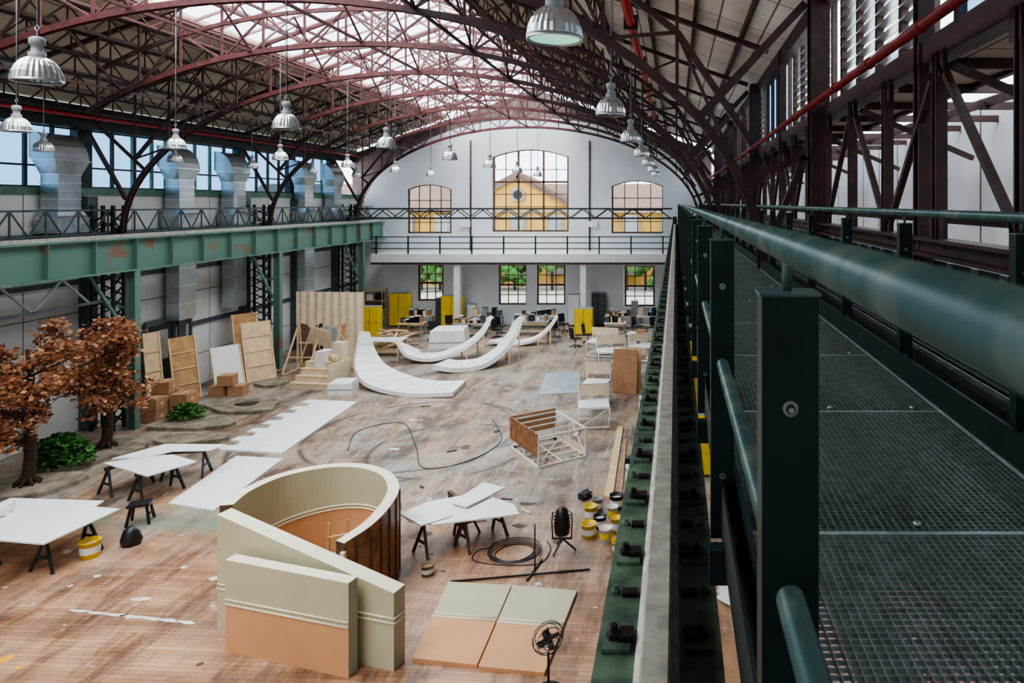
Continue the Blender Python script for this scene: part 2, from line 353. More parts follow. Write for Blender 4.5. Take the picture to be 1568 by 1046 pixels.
def purlin(x,m,dep=.55,pitch=.62):
    b=B(); z=roofz(x)+.1
    b.beam((x,-2.5,z),(x,YB-.05,z),.07,.07,m); b.beam((x,-2.5,z-dep),(x,YB-.05,z-dep),.06,.06,m)
    y=-2.5;k=0
    while y+pitch<YB:
        b.beam((x,y,z if k%2 else z-dep),(x,y+pitch,z-dep if k%2 else z),.03,.035,m)
        if k%2: b.beam((x,y,z),(x,y,z-dep),.03,.03,m)
        y+=pitch;k+=1
    b.obj('roof_purlin')
for x in (-18.9,-17.9,-16.9,-15.9,-14.9): purlin(x,steel)
for x in (-14.1,-12.4,-10.4): purlin(x,steellit,.45,.8)  # purlins under the glazing take the lightened, skylit steel colour
for x in (-6.6,-5.4,-4.2,-3.0,-1.8): purlin(x,steel,.55,.7)
b=B()
for x in (-.6,.4,1.4): b.beam((x,-2.5,roofz(x)+.15),(x,YB-.05,roofz(x)+.15),.07,.16,steel)
b.obj('roof_purlin')
for ri,y in enumerate(RIBS):
    b=B(); full=(ri%2==1); m=steel; mu=steellit  # mu: skylit tone painted on members below the skylight
    xs=[]; N=44
    for k in range(N+1):
        t=math.pi*k/N; xs.append(-8.5-9.8*math.cos(t))
    rfoot = (ri in (0,2,3,5,7)) 
    xmax=1.32 if rfoot else -.9
    lo=[(x,y,ell(x)) for x in xs if (full or x>-16.3) and x<xmax]
    for k in range(len(lo)-1):
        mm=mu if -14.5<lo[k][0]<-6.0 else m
        b.ibeam(lo[k],lo[k+1],.13,.15,mm,up=(0,1,0),t=.03)
    nx=[-17.9+1.12*k for k in range(18)]
    nx=[x for x in nx if x<min(1.15,xmax)]
    if not full: nx=[x for x in nx if x>-16.4]
    def upz(x): return ell(x)+.95
    U=[Vector((x,y,min(upz(x),roofz(x)-.1))) for x in nx]; Lw=[Vector((x,y,ell(x))) for x in nx]
    for k in range(len(nx)-1):
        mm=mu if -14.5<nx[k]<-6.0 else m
        b.beam(U[k],U[k+1],.10,.09,mm,up=(0,1,0))
        b.beam(Lw[k],U[k],.05,.05,mm)
        if k%2: b.beam(Lw[k],U[k+1],.05,.05,mm)
        else: b.beam(U[k],Lw[k+1],.05,.05,mm)
        rz=roofz(nx[k])-.02
        if rz-U[k].z>.25: b.beam(U[k],(nx[k],y,rz),.05,.05,mm)
        if rz-U[k].z>.7 and k%2: b.beam(U[k],(nx[k+1],y,roofz(nx[k+1])-.02),.045,.045,mm)
        b.beam((nx[k],y,rz),(nx[k+1],y,roofz(nx[k+1])-.02),.09,.11,mm,up=(0,1,0))
    b.beam((XL+.05,y,roofz(XL)-.05),(nx[0],y,roofz(nx[0])-.02),.1,.12,m,up=(0,1,0))
    if full:
        b.beam((-18.2,y,7.6),(XL+.1,y,9.9),.1,.1,m); b.beam((-17.6,y,8.6),(XL+.1,y,10.4),.08,.08,m)
    if rfoot:
        b.beam((.35,y,ell(.35)),(XR-.25,y,10.5),.12,.10,m,up=(0,1,0))
        b.beam((1.0,y,ell(1.0)),(XR-.25,y,8.2),.10,.10,m,up=(0,1,0)); b.beam((1.3,y,6.6),(XR-.25,y,8.2),.1,.1,m,up=(0,1,0))
    b.beam((nx[-1],y,roofz(nx[-1])-.02),(XR-.25,y,roofz(XR-.25)),.1,.12,m,up=(0,1,0))
    b.obj('roof_truss')
b=B()
for xx in (-15.0,-11.5,-8.5,-5.5,-2.2):
    z=ell(xx)+.05
    for k in range(len(RIBS)-1):
        y0,y1=RIBS[k],RIBS[k+1]; zz=z+1.0 if roofz(xx)-z>1.2 else z+.4
        mm=steellit if -14<xx<-7 else steel  # skylit steel colour below the glazing, plain brown elsewhere
        b.beam((xx,y0,z),(xx,y1,z),.06,.06,mm); b.beam((xx,y0,z),(xx,(y0+y1)/2,zz+.5),.045,.045,mm); b.beam((xx,y1,z),(xx,(y0+y1)/2,zz+.5),.045,.045,mm)
b.obj('roof_bracing')
b=B(); b.tube([(-.95,-2,11.3),(-.95,YB-.1,11.3)],.10,redpaint,10)
for y in RIBS: b.bb(-1.1,-.8,y-.03,y+.03,11.15,11.45,steel)
b.obj('sprinkler_pipe')
b=B(); b.tube([(XL+.35,-2,10.3),(XL+.35,YB-.1,10.3)],.06,redpaint,8); 
for y in RIBS: b.bb(XL+.02,XL+.4,y-.03,y+.03,10.2,10.25,steel)
b.obj('sprinkler_pipe')
b=B(); b.tube([(XR-.32,.6,8.85),(XR-.32,YB-.1,8.85)],.045,reddull,10)
for k in range(28): 
    y=1+1.4*k; b.tube([(XR-.32,y,8.85),(XR-.32,y+.05,8.85)],.058,reddull,10)
b.obj('sprinkler_pipe')
# ---------------------------------------------------------------- right side
b=B()
b.bb(XR,XR+.15,-2.95,YB-.05,10.45,10.75,steel)
b.bb(XR,XR+.18,-2.95,YB-.05,8.72,8.94,steel)
for y in [2.1+8.2*k for k in range(5)]: b.ibeam((XR-.05,y,6.3),(XR-.05,y,10.7),.28,.30,steel)
for y in [6.2+8.2*k for k in range(5)]: b.ibeam((XR+.05,y,6.3),(XR+.05,y,10.7),.14,.16,steel)
y=.1;k=0
while y<YB-1.6:
    b.ibeam((XR,y,7.15),(XR,y,8.75),.10,.10,steel,t=.02)
    b.beam((XR,y,7.2 if k%2 else 8.7),(XR,y+1.4,8.7 if k%2 else 7.2),.06,.05,steel)
    if k%2==0: b.beam((XR+.1,y,8.65),(XR+1.5,y,8.05),.06,.06,steel)
    b.box((XR-.02,y,7.25),(.02,.3,.25),steel); b.box((XR-.02,y,8.65),(.02,.3,.22),steel)
    y+=1.4;k+=1
b.ibeam((XR,-2.5,7.12),(XR,YB-.1,7.12),.20,.16,steel)
b.ibeam((XR+.7,-2.5,7.35),(XR+.7,YB-.1,7.35),.14,.14,steel)
b.obj('aisle_lattice_girder')
b=B()
for k in range(10):
    y0=-2+4.1*k+.3; y1=y0+3.5
    for j in range(5):
        yy=y0+(y1-y0)*j/4; b.bb(XR+.22,XR+.3,yy-.05,yy+.05,8.94,10.7,steel)
    if k in (0,2,3,5,6,8):
        for j in range(11):
            zz=9.0+.15*j; b.box((XR+.26,(y0+y1)/2,zz),(.11,3.5,.01),alu,ry=.35)
    else:
        b.face([b.add([(XR+.26,y0,8.94),(XR+.26,y1,8.94),(XR+.26,y1,10.7),(XR+.26,y0,10.7)])+q for q in range(4)],glass)
b.obj('window_9')
b=B(); b.bb(5.0,5.2,-3,YB,0,9.2,wallaisle); b.obj('wall_right')
b=B(); b.bb(XR+.35,3.4,-3,YB,8.85,8.93,deck)  # deck stops short; open strip added to let light onto the aisle wall
for y in [-2+1.4*k for k in range(32)]: b.beam((XR+.35,y,8.8),(5.0,y,8.8),.06,.10,steel)
for x in (3.4,4.2): b.beam((x,-3,8.85),(x,YB,8.85),.08,.1,steel)
b.obj('aisle_ceiling')
b=B(); b.ibeam((1.95,-2.5,5.85),(1.95,YB-.1,5.85),.5,.7,flgreen,t=.04)
b.bb(1.9,1.98,-2.5,YB-.1,6.2,6.29,steeldark); b.tube([(2.2,-2.5,6.24),(2.2,YB-.1,6.24)],.03,steeldark,6)
b.bb(1.55,1.68,-2.5,YB-.1,6.2,6.22,gratebar); b.bb(1.55,1.565,-2.5,YB-.1,6.22,6.29,greendark)
b.bb(1.7,2.2,-2.5,YB-.1,3.0,3.3,steeldark)
for y in RIBS[1::2]: b.ibeam((1.95,y,0),(1.95,y,5.5),.4,.4,steeldark)
b.obj('aisle_crane_girder')
b=B(); b.bb(2.34,2.38,-2.5,YB-.1,6.35,6.98,bluegrey)
for k in range(90): b.bb(2.32,2.34,-2.4+.48*k,-2.3+.48*k,6.35,6.98,grey)
b.obj('aisle_parapet_sheeting')
# ---------------------------------------------------------------- right crane girder + rail
b=B()
b.bb(-.24,.14,-2.5,YB-.1,6.11,6.149,flgreen); b.bb(-.065,-.045,-2.5,YB-.1,5.2,6.11,green); b.bb(-.22,.12,-2.5,YB-.1,5.16,5.2,green)
for k in range(28):
    y=-2+1.6*k
    b.bb(-.2,.1,y-.01,y+.01,5.2,6.11,green)
for y in RIBS[1::2]:
    b.ibeam((-.05,y,0),(-.05,y,5.16),.35,.4,green)
b.obj('crane_girder')
b=B()
sec=[(-.065,6.15),(.065,6.15),(.065,6.165),(.015,6.19),(.015,6.25),(.04,6.265),(.04,6.29),(.034,6.3),(-.034,6.3),(-.04,6.29),(-.04,6.265),(-.015,6.25),(-.015,6.19),(-.065,6.165)]
for k in range(5):
    y0=-2.5+9*k; y1=min(y0+8.995,YB-.2)
    b.loft([[(x-.055,y0,z) for x,z in sec],[(x-.055,y1,z) for x,z in sec]],railsteel)
b.obj('crane_rail')
b=B(); y=.6; rc=random.Random(4)
def nut(x,y,z,s=1,m=blacksteel): 
    b.lathe([(.020*s,z),(.020*s,z+.016*s),(.011*s,z+.018*s),(.011*s,z+.034*s),(0.0,z+.034*s)],(x,y,0),m,6,smooth=False)
while y<YB-.5:
    for sx in (-1,1):
        cx=-.055+sx*.124
        b.box((cx,y,6.157),(.085,.12,.012),flgreen,rz=rc.uniform(-.05,.05)); b.box((cx-sx*.025,y,6.17),(.045,.055,.022),blacksteel,rz=rc.uniform(-.06,.06))
        nut(cx+sx*.012,y,6.163,1.15); nut(cx+sx*.02,y+.045,6.15,.6)
        b.box((cx-sx*.02,y+.25,6.155),(.05,.035,.02),blacksteel); nut(cx+sx*.03,y+.26,6.15,.8,flgreen)
    y+=.5
b.obj('rail_clips')
# ---------------------------------------------------------------- catwalk
b=B(); ZG=6.5
x=.23
while x<1.26:
    b.bb(x-.0012,x+.0012,-.5,YB-.3,ZG-.02,ZG,grate); x+=.024
y=-.5
while y<YB-.3:
    b.bb(.22,1.26,y-.0012,y+.0012,ZG-.012,ZG-.001,grate); y+=.024 if y<12 else .12
for k in range(36): 
    y=-.34+1.2*k
    b.bb(.22,1.26,y-.010,y+.010,ZG-.04,ZG+.003,gratebar)
    b.bb(.1,1.4,y-.03,y+.03,ZG-.14,ZG-.04,greendark)
    b.lathe([(.014,0),(.014,.008),(0,.008)],(.75,y+.06,ZG),galv,8); b.lathe([(.014,0),(.014,.008),(0,.008)],(1.15,y+.06,ZG),galv,8)
b.bb(.195,.21,-.5,YB-.3,ZG-.14,ZG+.1,greendark); b.bb(1.262,1.275,-.5,YB-.3,ZG-.14,ZG+.15,greendark)
b.bb(1.255,1.262,-.5,YB-.3,ZG,ZG+.012,gratebar)
b.obj('catwalk_walkway')
def railing(px,ys,name,rr=.022,hz=7.441,mid=6.98,w=.075):
    b=B()
    b.tube([(px,-.6,hz),(px,YB-.3,hz)],rr,railgreen,24); b.tube([(px,-.6,mid),(px,YB-.3,mid)],.019,railgreen,20)
    y=1.75
    while y<40: b.tube([(px,y,hz),(px,y+.012,hz)],rr+.0012,railgreen,24); y+=3
    for y in ys:
        x0,x1=px-w/2,px+w/2; zt=hz-.06; zb=6.42
        b.bb(x0,x1,y-.006,y+.0,zb,zt-.004,greendark); b.bb(x0,x0+.007,y,y+.045,zb,zt-.004,greendark); b.bb(x1-.007,x1,y,y+.045,zb,zt-.004,greendark)
        b.bb(x0+.007,x1-.007,y+.038,y+.045,zb,zt-.004,greendark)
        b.bb(x0-.003,x1+.003,y-.009,y+.048,zt-.004,zt,railgreen)
        b.tube([(px,y+.02,zt),(px,y+.02,hz)],.007,railgreen,8)
        for zz in (7.23,6.62):
            b.tube([(px,y-.009,zz),(px,y-.006,zz)],.010,galv,12); b.tube([(px,y-.014,zz),(px,y-.009,zz)],.0068,blacksteel,6); b.tube([(px,y-.017,zz),(px,y-.014,zz)],.004,galv,8)
    b.bb(px-.004,px+.004,-.6,YB-.3,6.42,6.6,greendark)
    b.obj(name)
railing(.15,[.9+1.3*k for k in range(31)],'catwalk_railing')
railing(1.33,[-.1+1.35*k for k in range(30)],'catwalk_railing')
# ---------------------------------------------------------------- left crane girder, columns
b=B(); gx=-18.0
b.bb(gx-.2,gx+.2,-2,YB-.1,6.3,6.35,green); b.bb(gx-.2,gx+.2,-2,YB-.1,5.25,5.3,green); b.bb(gx-.015,gx+.015,-2,YB-.1,5.3,6.3,rust)
y=-1.4
while y<YB-.2:
    b.bb(gx-.18,gx+.18,y-.015,y+.015,5.3,6.3,rust); y+=1.6
b.bb(gx-.04,gx+.04,-2,YB-.1,6.35,6.47,railsteel)
b.obj('crane_girder')
b=B()
y=8.0;k=0
b.beam((gx-.3,8,4.35),(gx-.3,22.1,4.35),.08,.08,bluegrey)
while y<21.0:
    b.beam((gx-.3,y,5.2 if k%2 else 4.35),(gx-.3,y+.95,4.35 if k%2 else 5.2),.06,.05,galv); y+=.95;k+=1
b.obj('girder_bracing')
for y in COLS:
    b=B()
    b.ibeam((gx+.05,y,0),(gx+.05,y,5.24),.24,.28,rust,up=(1,0,0))
    for xx in (gx-.45,gx-1.15):
        for yy in (y-.22,y+.22): b.beam((xx,yy,0),(xx,yy,7.4),.09,.09,steeldark)
    z=.2;k=0
    while z<7.0:
        b.beam((gx-.45,y+.22,z),(gx-1.15,y+.22,z+.35),.05,.04,steeldark); b.beam((gx-1.15,y-.22,z),(gx-.45,y-.22,z+.35),.05,.04,steeldark)
        b.beam((gx-.45,y-.22,z),(gx-.45,y+.22,z+.35),.05,.04,steeldark)
        z+=.35;k+=1
    for z in (1.0,2.0,3.0,4.0): b.bb(gx-.45,gx-.1,y-.03,y+.03,z,z+.08,green)
    b.beam((gx-.45,y,5.2),(gx-.45,y,6.6),.24,.24,steeldark)
    b.beam((gx-.1,y-.1,3.2),(gx-.3,y-1.3,5.2),.08,.08,green)
    b.obj('crane_column')
b=B(); X=gx-.55
for z in (6.5,7.25): b.beam((X,8,z),(X,YB-.3,z),.06,.06,bluegrey)
y=8;k=0
while y<YB-1:
    b.beam((X,y,6.5 if k%2 else 7.25),(X,y+.55,7.25 if k%2 else 6.5),.035,.035,bluegrey)
    if k%2==0: b.beam((X,y,6.5),(X,y,7.25),.04,.04,bluegrey)
    y+=.55;k+=1
b.bb(X-.15,X+.1,8,YB-.3,6.4,6.45,steeldark)
b.obj('crane_walkway_railing')
def rect(cx,cy,z,wx,wy): return [(cx-wx/2,cy-wy/2,z),(cx+wx/2,cy-wy/2,z),(cx+wx/2,cy+wy/2,z),(cx-wx/2,cy+wy/2,z)]
for y in (21.3,26.4,29.6,35.2,38.2):
    b=B(); cx=XL+.42
    b.loft([rect(cx+.05,y,6.55,.7,1.15),rect(cx+.05,y,7.0,.7,1.15),rect(cx,y,7.3,.55,.8),rect(cx,y,8.35,.55,.8),rect(cx+.02,y,8.8,.7,1.25)],galv)
    secs=[]
    for k in range(7):
        a=math.pi/2*k/6; px=cx-.42; r=.42
        o=Vector((px+(r+.35)*math.cos(a),0,8.8+(r+.45)*math.sin(a))); i_=Vector((px+.07*math.cos(a),0,8.8+.07*math.sin(a)))
        secs.append([(i_.x,y-.62,i_.z),(o.x,y-.62,o.z),(o.x,y+.62,o.z),(i_.x,y+.62,i_.z)])
    b.loft(secs,galv)
    for z,w,xo in ((7.0,1.22,.05),(7.32,.86,0),(7.6,.84,0),(7.85,.84,0),(8.1,.84,0),(8.37,.86,0),(8.8,1.3,.02)): b.box((cx+xo,y,z),((w*.62 if w>1 else .58),w,.03),alu)
    if y in(26.4,29.6,35.2):
        b.loft([rect(cx+.05,y,3.0,.5,.9),rect(cx+.05,y,5.6,.5,.9),rect(cx+.05,y,6.55,.7,1.15)],galv)
        for z in (3.6,4.3,5.0,5.6): b.box((cx+.05,y,z),(.54,.94,.03),alu)
    b.obj('ventilation_duct')
b=B(); Y=38.2
for z in (6.62,7.15):
    for yy in (Y-.4,Y+.4): b.beam((-17.8,yy,z),(-.2,yy,z),.08,.08,steeldark)
x=-17.8;k=0
while x<-.8:
    for yy in (Y-.4,Y+.4): b.beam((x,yy,6.62 if k%2 else 7.15),(x+.7,yy,7.15 if k%2 else 6.62),.045,.045,steeldark)
    b.beam((x,Y-.4,6.62),(x,Y+.4,6.62),.04,.04,steeldark); x+=.7;k+=1
for xx in (-18.0,-.055): b.bb(xx-.12,xx+.12,Y-.7,Y+.7,6.48 if xx<-1 else 6.31,6.7,steeldark)
b.obj('overhead_crane_bridge')
b=B()
b.bb(-17.7,-.35,39.6,YB-.01,3.95,4.5,white); b.bb(-17.7,-.35,39.55,39.6,3.9,4.02,steel)
for xx in (-12.75,-5.4): b.bb(xx-.17,xx+.17,39.7,40.04,0,3.95,white)
for z in (5.5,5.15,4.82): b.tube([(-17.7,39.65,z),(-.35,39.65,z)],.03,steeldark,6)
for k in range(10): b.bb(-17.4+1.85*k-.04,-17.4+1.85*k+.04,39.62,39.68,4.5,5.55,greendark)
b.obj('balcony')
# exterior
b=B()
b.bb(-40,20,62,70,-.3,6.8,ochre)
b.hexa([(-40,61.6,6.8),(20,61.6,6.8),(20,70,6.8),(-40,70,6.8),(-40,66,9.3),(20,66,9.3),(20,66.1,9.3),(-40,66.1,9.3)],rooftile)
g=[(-19.5,6.6),(-9.0,6.6),(-9.0,7.0),(-14.2,9.9),(-19.5,7.0)]
i=b.add([(x,61.5,z) for x,z in g]+[(x,66,z) for x,z in g]); b.face([i+q for q in (0,1,2,3,4)],ochre)
b.bb(-19.5,-9,61.5,61.9,-.3,6.8,ochre)
b.beam((-14.2,61.3,10.0),(-8.6,61.3,6.95),.6,.3,rooftile,up=(0,1,0)); b.beam((-14.2,61.3,10.0),(-19.9,61.3,6.95),.6,.3,rooftile,up=(0,1,0))
b.hexa([(-14.2,61,10.0),(-8.6,61,6.95),(-8.6,66,6.95),(-14.2,66,10.0),(-14.2,61,10.15),(-8.6,61,7.1),(-8.6,66,7.1),(-14.2,66,10.15)],rooftile)
b.tube([(-14.2,61.45,8.2),(-14.2,61.3,8.2)],.65,stone,20); b.tube([(-14.2,61.3,8.2),(-14.2,61.25,8.2)],.4,black,20)
for k in range(17):
    x=-38+3.4*k; b.bb(x-.7,x+.7,61.35,62,4.6,6.4,stone); b.bb(x-.5,x+.5,61.3,61.4,4.8,6.2,grey); b.bb(x-.7,x+.7,61.35,62,1.0,3.6,stone)
for z in (4.0,6.6): b.bb(-40,20,61.3,62,z,z+.2,stone)
b.obj('brick_building_outside')
b=B(); rr=random.Random(3)
for k in range(420):
    cx=rr.uniform(-26,6); cy=rr.uniform(57,60); z=rr.uniform(.9,3.6)+.6*math.sin(cx); r=rr.uniform(.2,.6)
    b.lathe([(0,-r),(r*.8,-r*.5),(r,0),(r*.7,r*.6),(0,r*.9)],(cx,cy,z+.2),hedgeM if k%3 else leafG,7)
for k in range(20): b.tube([(-25+1.6*k,58.5,-.1),(-25+1.6*k,58.5,2.5)],.12,bark,6)
b.obj('hedge')
# ---------------------------------------------------------------- pendant lamps
lampme={}
def lamp(x,y,zb=8.88,lit=False):
    key=(round(x,1),lit)
    if key not in lampme:
        b=B()
        prof=[(.225,0.0),(.23,.02),(.218,.09),(.19,.16),(.15,.22),(.1,.255),(.08,.265)]
        b.lathe(prof,(0,0,0),alu,56,rib=.008)
        b.lathe([(.236,-.015),(.236,.012),(.216,.012),(.216,-.015),(.236,-.015)],(0,0,0),galv,28)
        b.lathe([(.21,.0),(.17,.02),(0,.025)],(0,0,0),lampglass if lit else clear,28)
        b.lathe([(0.0,.06),(.05,.08),(.06,.13),(.03,.2)],(0,0,0),lampbulb if lit else white,10)
        b.lathe([(.08,.265),(.08,.32),(.055,.33),(.055,.4),(.075,.41),(.075,.48),(.045,.5),(0,.5)],(0,0,0),grey,16)
        b.tube([(0,0,.48),(0,0,.56),(.03,0,.6),(0,0,.64),(-.03,0,.6),(0,0,.56)],.008,galv,6)
        b.tube([(0,0,.64),(0,0,roofz(x)-zb-.45)],.008,grey,5); b.tube([(.02,0,.48),(.03,0,roofz(x)-zb-.45)],.006,black,5)
        lampme[key]=b.mesh('pendant_lamp')
    inst(lampme[key],'pendant_lamp',(x,y,zb))
for k,y in enumerate((5.75,10.7,15.4,20.2,25,30,35)): lamp(-1.02,y,lit=(k==0))
for y in (7.75,12.7,17.1,21.9,26.6,31.2,35.8): lamp(-7.25,y)
for y in (13.2,17.4,22,26.5,31,35.5): lamp(-12.75,y)
for y in (18.3,23.1,27.3,31.8,36.2): lamp(-16.95,y)
# ---------------------------------------------------------------- stage set
def wallpath(b,pts,hs,th,bands,mo,mi_,cap,endm):
    P=[Vector((p[0],p[1],0)) for p in pts]; n=len(P); Lf=[];Rt=[]
    for i in range(n):
        d=(P[min(i+1,n-1)]-P[max(i-1,0)]).normalized(); nn=Vector((-d.y,d.x,0))
        Lf.append(P[i]+nn*th/2); Rt.append(P[i]-nn*th/2)
    for i in range(n-1):
        for side,A,ms in ((0,Lf,mo),(1,Rt,mi_)):
            for bi in range(len(bands)+1):
                def z(j,q): 
                    if q==0: return 0.0
                    if q==len(bands)+1: return hs[j]
                    return min(bands[q-1],hs[j])
                a,c=A[i],A[i+1]
                idx=b.add([(a.x,a.y,z(i,bi)),(c.x,c.y,z(i+1,bi)),(c.x,c.y,z(i+1,bi+1)),(a.x,a.y,z(i,bi+1))])
                b.face([idx,idx+1,idx+2,idx+3] if side else [idx+3,idx+2,idx+1,idx],ms[bi])
        a,c,d_,e=Lf[i],Lf[i+1],Rt[i+1],Rt[i]
        idx=b.add([(a.x,a.y,hs[i]),(c.x,c.y,hs[i+1]),(d_.x,d_.y,hs[i+1]),(e.x,e.y,hs[i])]); b.face([idx,idx+1,idx+2,idx+3],cap)
    for i in (0,n-1):
        idx=b.add([(Lf[i].x,Lf[i].y,0),(Rt[i].x,Rt[i].y,0),(Rt[i].x,Rt[i].y,hs[i]),(Lf[i].x,Lf[i].y,hs[i])]); b.face([idx,idx+1,idx+2,idx+3],endm)
    return Lf,Rt
def lerp(a,c,t): return a+(c-a)*t
b=B()
ring=catmull([(-8.2,12.45,0),(-8.3,13.2,0),(-8.1,14.05,0),(-7.5,14.65,0),(-6.8,14.8,0),(-6.15,14.5,0),(-5.75,13.9,0),(-5.65,13.2,0),(-5.72,12.6,0),(-5.95,12.1,0)],6)
n=len(ring); hs=[1.98-.5*(i/(n-1))**1.2 for i in range(n)]
Lf,Rt=wallpath(b,ring,hs,.22,[.95],[redwood,redwood],[peach,cream],ivory,darkwood)
for zz in (.93,1.0): b.tube([(p.x,p.y,zz) for p in Rt],.022,ivory,6)
for i in range(30,n,3): b.beam((Lf[i].x,Lf[i].y,0),(Lf[i].x,Lf[i].y,hs[i]-.03),.04,.05,darkwood)
b.beam((Lf[-1].x,Lf[-1].y-.05,0),(Lf[-1].x,Lf[-1].y-.05,1.35),.08,.08,ivory)
A=[(lerp(-8.0,-4.5,t/12)+.03,lerp(12.05,11.04,t/12)) for t in range(13)]; hA=[lerp(2.05,1.25,t/12) for t in range(13)]
LfA,RtA=wallpath(b,A,hA,.27,[.0001],[cream,cream],[cream,cream],ivory,setgrey)
for zz in (.76,.84): b.tube([(p.x,p.y,zz) for p in RtA],.018,ivory,6); 
e0,e1=RtA[-1],LfA[-1]
for zz in (.76,.84): b.tube([(e0.x,e0.y,zz),(e1.x,e1.y,zz)],.018,ivory,6)
b.obj('curved_stair_set')
b=B()
A2=[(-7.5,11.5),(-5.13,10.85)]
L2,R2=wallpath(b,A2,[1.53,1.5],.2,[.78],[cream,cream],[peach,cream],ivory,setgrey)
for zz in (.79,.87): b.tube([(p.x,p.y,zz) for p in R2],.018,ivory,6)
b.obj('stair_set_front_panel')
b=B()
for sx in(-.2,.2):
    b.beam((sx,-.3,0),(sx*.8,0,1.45),.04,.04,wood); b.beam((sx,.3,0),(sx*.8,0,1.45),.04,.04,reddull)
for z in (.3,.6,.9,1.2): b.beam((-.19,-.3+.2*z,z),(.19,-.3+.2*z,z),.06,.03,wood)
b.obj('step_ladder',(-6.4,12.95,0),.4)
def sheetobj(name,poly,z,t,m):
    b=B(); b.prism(poly,z,z+t,m); return b.obj(name)
for (pa,pb,pc,pd) in (((-4.46,13.4),(-3.2,13.27),(-3.2,10.98),(-4.3,11.15)),((-3.17,13.27),(-1.9,13.1),(-2.08,10.8),(-3.17,10.95))):
    b=B(); f=.48
    mL=(lerp(pa[0],pd[0],f),lerp(pa[1],pd[1],f)); mR=(lerp(pb[0],pc[0],f),lerp(pb[1],pc[1],f))
    b.prism([pa,mL,mR,pb],.0,.06,cream); b.prism([mL,pd,pc,mR],0,.06,peach)
    b.tube([(mL[0],mL[1]+.04,.065),(mR[0],mR[1]+.04,.065)],.018,ivory,6); b.tube([(mL[0],mL[1]-.05,.065),(mR[0],mR[1]-.05,.065)],.018,ivory,6)
    b.obj('painted_flat')
poly=[(-11.9,25.5),(-13.9,25.8)]
for k in range(6):
    y0=25.4-.8*k; poly+=[(-13.95,y0),(-13.55,y0-.1),(-13.5,y0-.45),(-13.9,y0-.5)]
poly+=[(-13.8,20.6),(-11.7,20.3)]
sheetobj('white_cut_sheet',poly,0,.06,whiteboard)
sheetobj('white_cut_sheet',[(-12.6,16.95),(-11.2,16.55),(-11.45,19.9),(-12.95,20.1)],0,.04,whiteboard)
sheetobj('plastic_floor_sheet',[(-5.35,26.6),(-3.7,26.9),(-4.3,30.3),(-5.7,29.9)],0,.02,plastgrey)
def trestle(b,c,rz,w=1.0,h=.72,m=steeldark):
    Rm=Matrix.Rotation(rz,3,'Z'); c=Vector(c)
    def P(x,y,z): return c+Rm@Vector((x,y,z))
    b.beam(P(-w/2,0,h-.04),P(w/2,0,h-.04),.09,.08,m)
    for sx in (-1,1):
        for sy in (-1,1): b.beam(P(sx*(w/2-.08),0,h-.05),P(sx*(w/2),sy*.28,0.01),.05,.05,m)
        b.beam(P(sx*(w/2-.03),-.16,.3),P(sx*(w/2-.03),.16,.3),.03,.05,m)
def ttable(name,polys,tr,h=.75,tm=steeldark):
    b=B()
    for i,pl in enumerate(polys): b.prism(pl,h-.03+.035*i,h+.035*i,whiteboard)
    for c,rz in tr: trestle(b,c,rz,m=tm)
    return b.obj(name)
ttable('trestle_table',[[(-15.2,13.9),(-12.5,13.5),(-12.25,15.05),(-12.9,15.15),(-12.95,15.45),(-15.2,15.6)]],[((-14.2,14.6,0),1.5),((-12.75,14.3,0),1.4)])
ttable('trestle_table',[[(-14.85,17.7),(-13.05,16.85),(-12.5,17.8),(-13.5,18.3),(-14.2,18.05)],[(-14.8,17.9),(-14.2,19.0),(-12.45,18.95),(-12.65,18.5),(-13.6,18.45),(-14.0,18.05)]],[((-14.4,17.9,0),1.2),((-13.3,17.5,0),1.2),((-13.4,18.7,0),.2)])
ttable('trestle_table',[[(-5.9,14.95),(-5.1,14.3),(-3.4,14.8),(-3.6,15.25),(-4.6,15.9),(-5.6,15.4)],[(-5.98,14.75),(-5.3,14.2),(-4.8,14.65),(-5.4,15.1)],[(-5.0,15.2),(-4.6,15.0),(-4.0,16.0),(-4.6,16.3)]],[((-5.1,14.85,0),.9),((-4.3,15.1,0),.9),((-5.0,15.7,0),2.3)],tm=darkwood)
